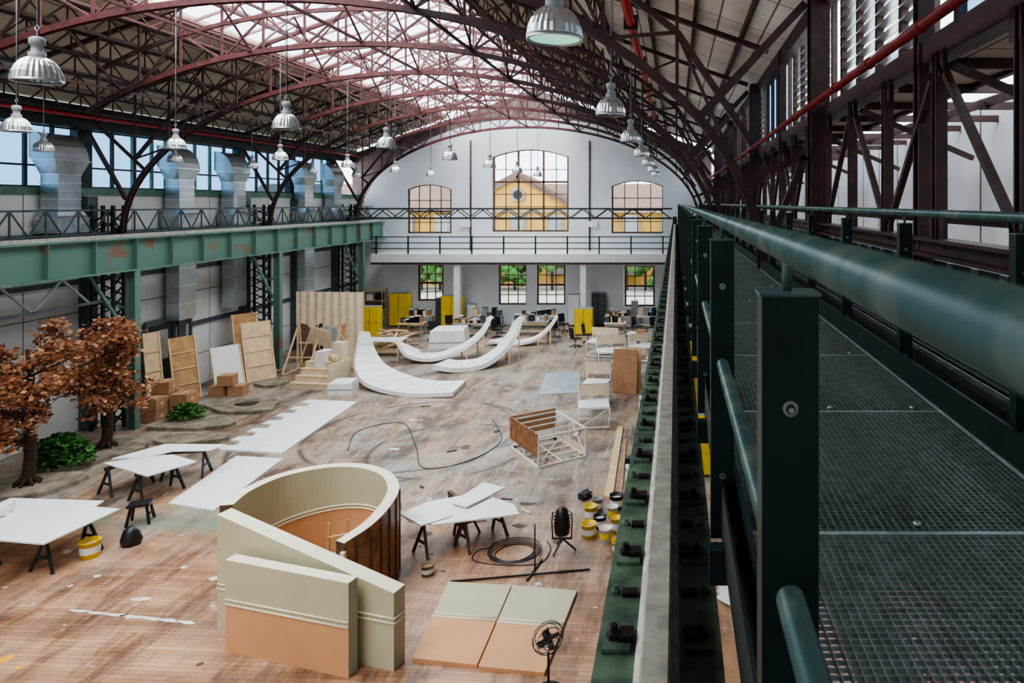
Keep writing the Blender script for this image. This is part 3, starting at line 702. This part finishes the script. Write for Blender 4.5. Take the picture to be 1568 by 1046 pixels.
# ---------------------------------------------------------------- trees
def tree(name,loc,h,cw,seed,nleaf,zlo=.4):
    r=random.Random(seed); b=B(); 
    tr=[(0,0,0),(.06,.03,h*.25),(-.05,0,h*.45),(.05,.05,h*.65),(0,0,h*.85)]
    b.tube(catmull(tr,3),.1,bark,9,radii=[.15-.1*i/12 for i in range(13)])
    for k in range(8):
        a=2*math.pi*k/8+.3; b.tube([(math.cos(a)*.3,math.sin(a)*.3,0.02),(math.cos(a)*.12,math.sin(a)*.12,.15),(0,0,.35)],.05,bark,6,radii=[.03,.06,.07])
    cl=[]
    for k in range(20):
        a=r.uniform(0,6.28); z=r.uniform(zlo,.95)*h; l=cw*r.uniform(.35,1.0); p0=Vector((0,0,z*.85))
        e=Vector((math.cos(a)*l,math.sin(a)*l,z+r.uniform(-.25,.35))); mid=(p0+e)/2+Vector((0,0,-.12))
        b.tube([p0,mid,e],.04,bark,6,radii=[.045,.03,.012]); cl+=[e]
        for q in range(3):
            e2=e+Vector((r.uniform(-.35,.35),r.uniform(-.35,.35),r.uniform(-.4,.3))); b.tube([mid,e2],.012,bark,4); cl.append(e2)
    for k in range(nleaf):
        c=r.choice(cl); p=c+Vector((r.gauss(0,.13),r.gauss(0,.13),r.gauss(0,.11))); p.z=min(p.z,h)
        s=r.uniform(.05,.095); u=Vector((r.gauss(0,1),r.gauss(0,1),r.gauss(0,.6))).normalized(); w=u.cross(Vector((r.gauss(0,1),r.gauss(0,1),r.gauss(0,1)))).normalized()
        i=b.add([p-u*s,p+w*s*.6,p+u*s,p-w*s*.6]); b.face([i,i+1,i+2,i+3],r.choice((leafA,leafA,leafB,leafC)))
    return b.obj(name,loc)
tree('autumn_tree',(-17.0,17.9,.12),4.15,1.4,5,5200,.33)
tree('autumn_tree',(-17.2,20.6,.12),3.8,1.1,8,3800,.4)
def bush(name,loc,rx,ry,h,n,seed):
    r=random.Random(seed); b=B()
    for k in range(14):
        a=r.uniform(0,6.28); b.tube([(0,0,0),(math.cos(a)*rx*.7,math.sin(a)*ry*.7,h*.7)],.012,bark,4)
    for k in range(n):
        a=r.uniform(0,6.28); q=r.random()**.4; ph=r.uniform(0,1.5)
        p=Vector((math.cos(a)*rx*q*math.cos(ph),math.sin(a)*ry*q*math.cos(ph),.07+h*math.sin(ph)*q)); s=r.uniform(.05,.09)
        u=Vector((r.gauss(0,1),r.gauss(0,1),r.gauss(0,.5))).normalized(); w=u.cross(Vector((r.gauss(0,1),r.gauss(0,1),r.gauss(0,1)))).normalized()
        i=b.add([p-u*s,p+w*s*.6,p+u*s,p-w*s*.6]); b.face([i,i+1,i+2,i+3],leafG)
    b.obj(name,loc)
bush('green_bush',(-17.3,19.2,.13),.85,.6,.8,1700,2); bush('green_bush',(-16.7,23.3,.13),.6,.45,.45,700,4)
def blob(cx,cy,rx,ry,seed,n=22):
    r=random.Random(seed); o=[]
    ph=[r.uniform(0,6) for _ in range(3)]
    for k in range(n):
        a=2*math.pi*k/n; q=1+.12*math.sin(2*a+ph[0])+.08*math.sin(3*a+ph[1])+.05*math.sin(5*a+ph[2]); o.append((cx+rx*q*math.cos(a),cy+ry*q*math.sin(a)))
    return o
for cx,cy,rx,ry,s in ((-17.0,17.9,1.1,.9,1),(-17.4,20.2,1.3,1.2,2),(-16.2,23.0,1.2,.8,3),(-15.3,21.5,1.0,.6,4),(-15.8,25.0,1.4,.85,5),(-16.6,28.0,.7,.4,6),(-16.0,15.5,.7,.6,7)):
    b=B(); b.prism(blob(cx,cy,rx,ry,s),0,.12,moss)
    if s in (5,): b.prism(blob(cx+.1,cy,.35,.3,s+9),.12,.14,blacksteel)
    b.obj('terrain_mat')
b=B(); b.box((-17.4,16.3,.25),(1.5,.7,.05),ply,rz=.3,ry=-.25); b.bb(-18.0,-17.8,16.0,16.4,0,.42,wood); b.bb(-16.9,-16.7,16.1,16.5,0,.08,wood); b.obj('plywood_board')
b=B()
for k in range(7): b.beam((-19.1+.1*k,15.6-.05*k,0.02),(-19.2+.14*k,16.1,1.4+.1*(k%3)),.09,.03,wood)
b.beam((-19.3,16.0,1.0),(-18.2,15.95,1.0),.05,.05,wood); b.obj('timber_offcuts')
b=B(); b.tube([(-15.6,14.3,.88),(-14.4,14.7,.88)],.12,whiteboard,14); b.tube([(-15.6,14.6,.86),(-14.5,14.95,.86)],.1,white,14); b.obj('paper_rolls')
b=B()
b.prism([(-.22,-.18),(.22,-.18),(.22,.18),(-.22,.18)],.42,.47,black)
for sx in(-1,1):
    for sy in(-1,1): b.beam((sx*.15,sy*.12,.43),(sx*.22,sy*.2,0),.045,.045,black)
    b.beam((sx*.19,-.16,.2),(sx*.19,.16,.2),.03,.04,black)
b.obj('wooden_stool',(-12.55,16.0,0),.4)
def bucket(name,loc,r=.15,h=.32,body=yellow,inside=white):
    b=B(); b.lathe([(0,0),(r*.86,0),(r,h),(r*1.05,h),(r*1.05,h+.015),(r*.96,h+.015),(r*.93,h*.75),(0,h*.75)],(0,0,0),body,18)
    b.lathe([(0,h*.76),(r*.9,h*.76)],(0,0,0),inside,18)
    b.lathe([(r*.918,h*.3),(r*.985,h*.75)],(0,0,0.0),white if body!=white else yellow,18)
    b.tube([(r*1.05*math.cos(t),r*1.05*math.sin(t)*.25,h*.9-abs(math.sin(t))*h*.5) for t in [math.pi*k/8 for k in range(9)]],.006,galv,5)
    b.obj(name,loc,random.uniform(0,3))
bucket('paint_bucket',(-12.4,14.45,0),.19,.34)
b=B(); b.loft([[(.2*math.cos(t)*q*(1+.15*math.sin(3*t)),.16*math.sin(t)*q,z) for t in [2*math.pi*k/12 for k in range(12)]] for q,z in ((.9,0),(1.1,.12),(.8,.3),(.3,.4))],black,smooth=True); b.obj('black_bag',(-11.95,14.95,0))
rb=random.Random(5)
k=0
for (x,y) in ((-1.15,16.0),(-1.5,16.25),(-.95,15.55),(-1.35,15.5),(-1.75,15.75),(-1.05,16.5),(-1.55,15.1),(-1.15,15.05),(-1.95,15.3),(-1.45,16.7),(-2.0,16.1),(-1.0,17.0),(-1.9,16.6),(-1.2,14.6)):
    bucket('paint_bucket',(x,y,0),rb.choice((.15,.17,.13)),rb.choice((.3,.26,.34)),(yellow,white,grey,yellow,steeldark)[k%5],(white,ply,redpaint,leafC,white)[k%5]); k+=1
bucket('paint_bucket',(-5.0,13.75,0),.13,.2,moss,card); bucket('paint_bucket',(-6.35,15.4,0),.11,.18,leafC,white)
b=B(); b.prism([(-1.82,17.3),(-1.6,17.25),(-1.75,22.7),(-1.95,22.7)],0,.06,ply); b.prism([(-1.45,17.3),(-1.38,17.3),(-1.55,21.5),(-1.62,21.5)],0,.05,wood); b.obj('timber_plank')
def toolbox(loc,rz,m,w=.5,d=.3,h=.25):
    b=B(); b.bb(-w/2,w/2,-d/2,d/2,0,h,m); b.bb(-w/2-.01,w/2+.01,-d/2-.01,d/2+.01,h*.7,h*.76,black)
    b.tube([(-.1,0,h),(-.1,0,h+.06),(.1,0,h+.06),(.1,0,h)],.012,black,6); b.bb(-.12,-.08,-d/2-.02,-d/2,h*.6,h*.85,galv); b.bb(.08,.12,-d/2-.02,-d/2,h*.6,h*.85,galv)
    b.obj('tool_box',loc,rz)
toolbox((-1.1,18.4,0),.3,white,.45,.35,.4); toolbox((-1.15,19.4,0),-.2,black); toolbox((-.95,21.0,0),.2,card,.6,.4,.3); toolbox((-.9,23.0,0),.1,grey,.6,.4,.4); toolbox((-1.0,24.6,0),.5,white,.5,.5,.5); toolbox((-2.3,17.3,0),.9,black,.3,.2,.15); toolbox((-6.9,16.7,0),.2,black,.3,.2,.1)
# ---------------------------------------------------------------- spotlight, cable, fan
b=B()
b.beam((-1.3,-.35,.03),(1.4,.1,.03),.03,.03,blacksteel); b.beam((.2,-.3,.03),(.35,.5,.03),.03,.03,blacksteel)
b.tube([(.3,0,.05),(.3,0,1.0)],.015,blacksteel,8)
b.obj('lighting_boom_stand',(-3.15,13.8,0))
b=B()
for k in range(5):
    r0=.40+.05*k; b.tube([(r0*math.cos(t)*(1+.07*math.sin(2*t+k)),r0*.9*math.sin(t),.015+.014*k) for t in [2*math.pi*j/28 for j in range(29)]],.010,black,6,caps=False)
b.tube(catmull([(-.5,.2,.015),(-.8,.1,.015),(-.8,-.3,.015),(-.2,-.5,.015),(.6,-.45,.015),(.75,.1,.015),(.6,.5,.015)],6),.010,black,5)
b.obj('cable_coil',(-3.45,14.6,0))
b=B()
b.lathe([(.02,-.28),(.15,-.26),(.17,-.1),(.15,.1),(.12,.25),(.05,.3),(0,.3)],(0,0,0),black,14)
for k in range(6): b.lathe([(.185,-.2+.07*k),(.185,-.18+.07*k)],(0,0,0),blacksteel,14)
b.tube([(-.2,0,-.35),(-.22,0,.0),(-.2,0,.2)],.015,blacksteel,6); b.tube([(.2,0,-.35),(.22,0,.0),(.2,0,.2)],.015,blacksteel,6); b.beam((-.22,0,-.36),(.22,0,-.36),.05,.03,blacksteel)
for a in (0,2.1,4.2): b.beam((0,0,-.36),(.3*math.cos(a),.3*math.sin(a),-.615),.03,.03,blacksteel)
b.obj('stage_spotlight',(-2.45,14.7,.63))
b=B()
b.tube([(0,0,.03),(0,0,.62)],.02,black,8); b.lathe([(.24,0),(.22,.03),(.03,.05)],(0,0,0),black,20,cap=True)
cz=.82
for r0,yy in ((.24,0),(.2,-.07),(.12,-.09),(.24,.05),(.18,.09)):
    b.tube([(r0*math.cos(t),yy,cz+r0*math.sin(t)) for t in [2*math.pi*j/24 for j in range(25)]],.006,black,5,caps=False)
for j in range(18):
    t=2*math.pi*j/18; b.tube([(.03*math.cos(t),-.09,cz+.03*math.sin(t)),(.2*math.cos(t),-.07,cz+.2*math.sin(t)),(.24*math.cos(t),0,cz+.24*math.sin(t)),(.18*math.cos(t),.09,cz+.18*math.sin(t))],.003,grey,4)
for j in range(4):
    t=2*math.pi*j/4+.3; b.box((.1*math.cos(t),-.02,cz+.1*math.sin(t)),(.15,.01,.1),steeldark,ry=-t,rx=.4)
b.tube([(0,-.03,cz),(0,.16,cz)],.06,black,12)
b.obj('standing_fan',(-1.95,10.45,0),.5)
# ---------------------------------------------------------------- frame crate
b=B(); W,D,H=1.5,2.0,.85
def fr(p,q,w=.05,m=white): b.beam(p,q,w,w,m)
for z in (.03,H): 
    for a,c in (((-W/2,-D/2),(W/2,-D/2)),((W/2,-D/2),(W/2,D/2)),((W/2,D/2),(-W/2,D/2)),((-W/2,D/2),(-W/2,-D/2))): fr((*a,z),(*c,z))
for xx in(-W/2,W/2):
    for yy in (-D/2,0,D/2): fr((xx,yy,0),(xx,yy,H))
for yy in (-.5,0,.5): fr((-W/2,yy,.05),(W/2,yy,.05),.04); fr((-W/2,yy,H),(W/2,yy,H),.03)
fr((0,-D/2,.03),(0,D/2,.03),.04); fr((0,-D/2,0),(0,-D/2,H),.035); fr((W/2,-D/2,.05),(W/2,0,H),.03); fr((-W/2,-D/2,.05),(0,-D/2,H),.03)
for a,c in ((-1,-1),(1,-1),(-1,1),(1,1)): b.lathe([(0,-.0),(.05,.0),(.05,.05),(0,.05)],(a*W/2*.9,c*D/2*.9,0),blacksteel,10)
b.bb(-W/2-.04,-W/2-.01,-D/2,D/2,.3,H+.12,redwood); b.bb(-W/2,W/2,D/2,D/2+.03,.3,H+.1,card)
b.bb(W/2,W/2+.02,-D/2,D/2,.05,.25,canvas)
b.obj('metal_frame_trolley',(-3.85,20.5,0),.62)
def metalframe(name,loc,rz,w=.9,d=.8,h=1.1):
    b=B()
    for x in(-w/2,w/2):
        for y in(-d/2,d/2): b.tube([(x,y,0),(x,y,h if y>0 else h*.55)],.025,white,8)
    for z in(.1,h*.55): 
        b.beam((-w/2,-d/2,z),(w/2,-d/2,z),.04,.04,white); b.beam((-w/2,d/2,z),(w/2,d/2,z),.04,.04,white)
        for x in(-w/2,w/2): b.beam((x,-d/2,z),(x,d/2,z),.04,.04,white)
    b.beam((-w/2,-d/2,.1),(w/2,-d/2,h*.55),.03,.03,white)
    b.bb(-w/2,w/2,-d/2,d/2,h*.55,h*.55+.05,whiteboard); b.bb(-w/2,w/2,d/2-.03,d/2+.02,h*.7,h,canvas)
    b.beam((-w/2,d/2,h-.02),(w/2,d/2,h-.02),.04,.04,white)
    b.obj(name,loc,rz)
metalframe('theatre_seat_frame',(-2.75,22.9,0),.15,1.0,.9,1.3); metalframe('theatre_seat_frame',(-2.95,25.2,0),-.1,.9,1.0,1.5)
metalframe('theatre_seat_frame',(-2.9,31.0,0),.2,1.3,1.0,1.4); metalframe('theatre_seat_frame',(-3.6,33.4,0),-.2,1.3,1.0,1.3); metalframe('theatre_seat_frame',(-1.5,32.4,0),.4,1.2,1.0,1.2)
b=B(); b.box((0,0,.85),(1.0,.06,1.7),card,rx=-.12); b.box((.1,.35,.85),(.9,.05,1.75),ply,rx=-.12); b.beam((-.4,.2,0.03),(-.4,.9,.03),.06,.06,wood); b.beam((.4,.2,0.03),(.4,.9,.03),.06,.06,wood)
b.beam((-.4,.9,.03),(-.4,.35,1.2),.05,.05,wood); b.beam((.4,.9,.03),(.4,.35,1.2),.05,.05,wood); b.obj('leaning_panels',(-2.0,26.9,0),-.25)
def odesk(loc,rz):
    b=B(); b.bb(-.8,.8,-.4,.4,.72,.76,whiteboard); b.bb(-.75,-.25,-.35,.35,.05,.72,whiteboard); b.bb(.3,.75,-.35,.35,.05,.72,grey)
    for x in (-.72,.72): 
        for y in(-.32,.32): b.bb(x-.03,x+.03,y-.03,y+.03,0,.72,grey)
    for z in (.25,.48): b.bb(-.72,-.28,-.37,-.35,z,z+.02,grey)
    b.bb(-.3,.2,-.2,.15,.76,.95,card); b.bb(.35,.7,-.2,.1,.76,1.0,grey)
    b.obj('office_desk',loc,rz)
odesk((-1.5,29.4,0),.1); odesk((-1.7,35.2,0),-.2)
def ribbon(name,cl,width,th=.16,yd=(0,1,0),m=whiteboard):
    b=B(); P=catmull(cl,6); n=len(P); secs=[]
    for i,p in enumerate(P):
        d=(P[min(i+1,n-1)]-P[max(i-1,0)]).normalized(); w=Vector(yd).normalized(); w=(w-d*w.dot(d)).normalized(); nn=d.cross(w).normalized()
        if nn.z<0 : nn=-nn
        ww=width(i/(n-1))/2
        secs.append([p-w*ww-nn*th/2,p+w*ww-nn*th/2,p+w*ww+nn*th/2,p-w*ww+nn*th/2])
    zmin=min(v.z for s_ in secs for v in s_)
    for s_ in secs:
        for v in s_: v.z-=zmin
    b.loft(secs,m,smooth=False)
    for s_ in secs[1:-1:3]:
        q=[v.copy() for v in s_]; b.beam(q[3]+Vector((0,0,.002)),q[2]+Vector((0,0,.002)),.015,.01,grey)
    for s_ in secs[3:-3:5]:
        c=(s_[0]+s_[1])/2
        if c.z>.25:
            for v in (s_[0],s_[1]): b.beam((v.x,v.y,0),(v.x,v.y,v.z),.06,.06,ply)
    b.obj(name)
ribbon('white_curved_ramp',[(-13.5,29.6,1.9),(-13.3,29.3,1.1),(-12.75,28.7,.5),(-11.6,27.8,.2),(-10.1,27.2,.1),(-8.6,27.2,.12)],lambda t:.4+1.5*min(1,t*1.8),.16,(.35,1,0))
ribbon('white_curved_ramp',[(-13.0,33.0,.45),(-12.3,32.4,.15),(-11.3,32.3,.1),(-10.2,32.8,.45),(-9.5,33.4,1.05),(-9.2,33.8,1.7)],lambda t:1.5-.7*t,.16,(-.3,1,0))
ribbon('white_curved_ramp',[(-10.6,30.8,.2),(-9.8,30.8,.1),(-8.9,31.3,.15),(-8.2,32.0,.6),(-7.85,32.8,1.2),(-7.7,33.3,1.75)],lambda t:1.8-.8*t,.2,(-.4,1,0))
ribbon('white_curved_ramp',[(-9.6,36.4,.2),(-8.6,36.1,.1),(-7.5,36.1,.3),(-6.8,36.4,.8),(-6.4,36.7,1.4)],lambda t:1.4-.9*t,.12,(-.2,1,0))
b=B(); b.loft([rect(0,0,0,1.9,1.3),rect(0,0,.9,1.7,1.2),rect(.1,0,1.0,1.5,1.0)],white); b.bb(-.95,.95,-.66,-.64,.3,.34,grey); b.obj('white_plinth_block',(-11.8,35.6,0),.1)
b=B(); b.loft([rect(0,0,0,.9,.8),rect(0,0,.45,.9,.8),rect(.1,0,.5,.7,.7)],white); b.bb(-.45,.45,-.41,-.40,.2,.24,grey); b.obj('white_plinth_block',(-13.1,26.9,0),.1)
def bench(name,loc,w,d=.8,m=whiteboard,rz=0,items=0):
    b=B(); b.bb(-w/2,w/2,-d/2,d/2,.72,.77,m)
    for x in(-w/2+.08,w/2-.08):
        for y in(-d/2+.08,d/2-.08): b.bb(x-.035,x+.035,y-.035,y+.035,0,.72,grey)
    b.bb(-w/2+.1,w/2-.1,-d/2+.1,d/2-.1,.2,.23,ply); r=random.Random(items)
    for k in range(items):
        x=-w/2+.2+(w-.4)*k/max(1,items-1); hh=r.uniform(.12,.5); ww=r.uniform(.15,.35)
        b.bb(x-ww/2,x+ww/2,-.15,.15,.77,.77+hh,r.choice((black,card,grey,ply,white,bluegrey))); b.bb(x-ww/2-.01,x+ww/2+.01,-.16,.16,.77+hh,.79+hh,r.choice((black,grey,white)))
    b.obj(name,loc,rz)
bench('work_table',(-14.7,33.6,0),2.6,1.0)
for i,(x,y,w) in enumerate(((-15.2,40.7,1.4),(-11.2,40.6,1.8),(-8.2,40.9,2.2),(-3.4,40.6,1.6),(-8.2,38.8,2.0),(-1.6,40.6,1.4),(-14.8,38.3,1.4),(-11.5,38.2,1.8),(-3.4,38.4,1.2))):
    bench('workbench',(x,y,0),w,.8,(ply,grey,white)[i%3],0,5+i%4)
def chair(loc,rz):
    b=B(); b.bb(-.23,.23,-.23,.23,.43,.49,black); b.box((0,.24,.78),(.42,.05,.5),black,rx=-.15)
    b.tube([(0,0,.08),(0,0,.43)],.03,grey,8); b.beam((0,.22,.45),(0,.26,.65),.05,.03,black)
    for k in range(5):
        a=2*math.pi*k/5; b.beam((0,0,.1),(.28*math.cos(a),.28*math.sin(a),.06),.04,.03,black); b.lathe([(.0,0),(.03,.01),(.03,.05),(0,.06)],(.28*math.cos(a),.28*math.sin(a),0),black,8)
    b.obj('office_chair',loc,rz)
for x,y,r in ((-13.2,37.0,.4),(-10.0,39.0,2.6),(-9.9,37.8,1.2),(-6.7,37.9,3),(-6.5,39.6,.8),(-2.2,39.0,2),(-1.2,38.4,.3),(-4.7,36.4,1.4),(-12.9,39.0,.6),(-5.2,35.4,2.2)): chair((x,y,0),r)
def cabinet(loc,w,h,d=.6,rz=0,m=yellow,name='yellow_cabinet'):
    b=B(); b.bb(-w/2,w/2,-d/2,d/2,.08,h,m); n=max(1,round(w/.5))
    for k in range(n):
        x0=-w/2+w*k/n; b.bb(x0+.015,x0+w/n-.015,-d/2-.02,-d/2,.12,h-.04,m); b.bb(x0+w/n-.07,x0+w/n-.05,-d/2-.04,-d/2-.02,h*.5,h*.58,black)
        b.bb(x0-.004,x0+.004,-d/2-.024,-d/2,.1,h,black)
    for x in(-w/2+.05,w/2-.05):
        for y in(-d/2+.05,d/2-.05): b.bb(x-.03,x+.03,y-.03,y+.03,0,.08,black)
    b.bb(-w/2,w/2,-d/2,d/2,h,h+.02,grey); b.obj(name,loc,rz)
cabinet((-16.9,37.5,0),1.3,1.8); cabinet((-16.7,41.4,0),1.1,2.0); cabinet((-13.4,41.0,0),1.2,1.9); cabinet((-5.2,38.7,0),1.0,1.5)
cabinet((.85,18.9,0),.5,1.7); cabinet((.95,31.0,0),.6,1.9); cabinet((.9,24.0,0),.5,1.8)
for x,h,w in ((-14.3,1.7,.5),(-6.2,1.9,.7),(-2.5,1.5,.4),(-12.4,1.3,.5),(-4.7,2.0,.8)): cabinet((x,41.6,0),w,h,.5,0,(grey,white,bluegrey)[int(h*10)%3],'metal_locker')
# ---------------------------------------------------------------- back-left stage flats
b=B()
W=3.0;H=3.5; n=40; 
top=[];bot=[]
for k in range(n+1):
    x=-W/2+W*k/n; y=.04*math.sin(k*1.3); top.append((x,y,H)); bot.append((x,y*1.8,H-1.5+.1*math.sin(k*.5) if k<n*.78 else .1))
i=b.add(top+bot)
for k in range(n): b.face([i+k,i+k+1,i+n+2+k,i+n+1+k],canvas,True)
for x in (-W/2,-W/2+.75,0,.75,W/2): b.beam((x,.1,0),(x,.1,H),.07,.05,ply)
for z in (.05,1.2,2.3,H-.05): b.beam((-W/2,.1,z),(W/2,.1,z),.05,.07,ply)
b.beam((-W/2,.15,0.03),(-W/2+.75,.1,2.2),.05,.05,ply); b.beam((0,.1,2.3),(.75,.1,1.2),.05,.05,ply)
b.box((-.3,-.25,1.55),(.9,.04,.8),canvas,rx=.3,ry=.3)
for x in (-W/2,-.4,.5): b.beam((x,-1.0,0.03),(x,.1,1.9),.06,.05,ply); b.beam((x,-1.0,.03),(x,.1,.03),.06,.05,ply)
b.beam((-W/2,-.6,.7),(.5,-.6,.7),.05,.05,ply)
b.obj('draped_scenery_flat',(-15.5,30.5,0),-.05)
b=B()
for k in range(4):
    z=.22*(k+1); b.bb(-.8,.8,.3*k,1.4,z-.22,z,canvas); b.bb(-.82,.82,.3*k-.03,.3*k+.3,z,z+.03,ply)
b.bb(.82,.87,.1,1.5,0,1.0,canvas); b.bb(.35,.8,1.0,1.4,.91,1.7,canvas); b.bb(-.3,.1,.8,1.4,.7,1.35,white); b.tube([(.5,.7,1.15),(.75,.7,1.15)],.15,ply,14)
b.obj('wooden_steps',(-14.7,27.3,0),-.15)
def leaning(loc,w,h,m,tilt,rz,name='leaning_board',grid=False):
    b=B(); t=.05; s,c=math.sin(tilt),math.cos(tilt)
    P=lambda x,l,o:(x,l*s+o*c,max(0,l*c-o*s+t*s))
    b.hexa([P(-w/2,0,0),P(w/2,0,0),P(w/2,0,t),P(-w/2,0,t),P(-w/2,h,0),P(w/2,h,0),P(w/2,h,t),P(-w/2,h,t)],m)
    for x in (-w/2,w/2): b.beam(P(x,0,-.01),P(x,h,-.01),.05,.05,ply)
    if grid:
        for k in range(1,4): b.beam(P(-w/2,h*k/4,-.01),P(w/2,h*k/4,-.01),.05,.04,ply)
    b.obj(name,loc,rz)
leaning((-18.0,27.6,0),1.1,1.7,whiteboard,.3,1.0); leaning((-17.4,28.7,0),1.1,2.5,ply,.3,.9,grid=True); leaning((-18.4,29.5,0),1.0,2.7,wood,.2,1.0)
leaning((-17.2,32.2,0),.8,2.9,darkwood,.2,.8); leaning((-16.4,32.6,0),.7,2.8,plastgrey,.2,.6); leaning((-17.5,34.0,0),1.0,2.9,steeldark,.2,1.0); leaning((-16.7,34.3,0),.8,2.6,leafC,.2,.6)
leaning((-18.5,25.9,0),.9,2.4,wood,.2,1.1,grid=True); leaning((-18.7,24.6,0),.5,2.8,ply,.15,1.1,grid=True)
b=B()
for k,(x,y) in enumerate(((-17.95,24.0),(-17.3,24.0),(-17.9,23.4))):
    for j in range(3-(k==1)-(k==2)):
        z=.42*j; b.box((x,y,z+.2),(.58,.58,.4),card,rz=.05*(j%3)); b.box((x,y,z+.401),(.06,.58,.004),ply,rz=.05*(j%3)); b.box((x+.291,y,z+.2),(.004,.12,.1),ply)
b.obj('cardboard_boxes')
b=B()
for j,(x,y,z) in enumerate(((-.3,0,.0),(.35,.1,0),(0,0,.42))): b.box((x,y,z+.2),(.55,.5,.4),card,rz=.1*j); b.box((x,y,z+.402),(.55,.06,.004),ply,rz=.1*j)
b.obj('cardboard_boxes',(-17.4,26.5,0))
def shelf(loc,rz,s):
    b=B(); r=random.Random(s)
    for x in(0,1.5):
        for y in(0,.7): b.beam((x,y,0),(x,y,2.3),.06,.06,wood)
    for z in (.4,1.0,1.6,2.2): b.bb(0,1.5,0,.7,z,z+.03,ply); 
    for z in (.43,1.03,1.63):
        for x in (.25,.7,1.2): b.bb(x-.18,x+.18,.1,.6,z,z+r.uniform(.2,.45),r.choice((card,grey,yellow,ply,black,white)))
    b.obj('storage_shelf',loc,rz)
shelf((-18.2,35.6,0),.1,1); shelf((-19.1,40.9,0),0,2)
b=B(); r=random.Random(9)
for k in range(30): 
    x=r.uniform(-.8,.8); y=r.uniform(-.4,.4); a=r.uniform(0,3); b.box((x,y,.08+.12*(k%7)),(r.uniform(.7,1.2),.12,.05),ply,rz=a,ry=r.uniform(-.12,.12))
b.obj('timber_scraps',(-14.6,35.6,0))
b=B(); r=random.Random(19)
for k in range(12): 
    x=r.uniform(-.4,.4); y=r.uniform(-.4,.4); b.box((x,y,.12),(r.uniform(.3,.6),.35,.02),whiteboard,rz=r.uniform(0,3),ry=r.uniform(-.3,.3))
b.obj('scrap_boards',(1.15,13.2,0))
b=B(); b.box((0,0,.03),(1.0,2.4,.05),ply); b.box((.05,.1,.08),(.9,2.2,.04),card); b.obj('plywood_sheets',(1.15,10.4,0),.1)
# ---------------------------------------------------------------- world + lights
w=bpy.data.worlds.new('sky'); bpy.context.scene.world=w; w.use_nodes=True
bg=w.node_tree.nodes['Background']; bg.inputs['Color'].default_value=(0.84,0.92,1.0,1); bg.inputs['Strength'].default_value=4.2
def area(name,loc,rot,sx,sy,e,col=(1,.98,.95)):
    l=bpy.data.lights.new(name,'AREA'); l.shape='RECTANGLE'; l.size=sx; l.size_y=sy; l.energy=e; l.color=col
    o=bpy.data.objects.new(name,l); o.location=loc; o.rotation_euler=rot; bpy.context.collection.objects.link(o); return o
area('skylight_daylight',(-10.6,19,15.9),(0,0.1,0),8,42,5600,(1,.98,.96))
s=bpy.data.lights.new('sun','SUN'); s.energy=1.5; s.angle=.5; s.color=(1,.96,.9); so=bpy.data.objects.new('sun',s); so.rotation_euler=(.35,-.25,0); bpy.context.collection.objects.link(so)
# ---------------------------------------------------------------- camera
cam=bpy.data.cameras.new('camera'); co=bpy.data.objects.new('camera',cam); bpy.context.collection.objects.link(co)
co.location=(0,0,7.5); co.rotation_euler=(math.pi/2,0,0); cam.lens=24; cam.sensor_width=36; cam.shift_x=-.160; cam.shift_y=-.1358; cam.clip_start=.02; cam.clip_end=300
cam.dof.use_dof=True; cam.dof.focus_distance=12; cam.dof.aperture_fstop=9
bpy.context.scene.camera=co
try: bpy.context.scene.view_settings.look='AgX - Medium High Contrast'
except Exception as e: print(e)
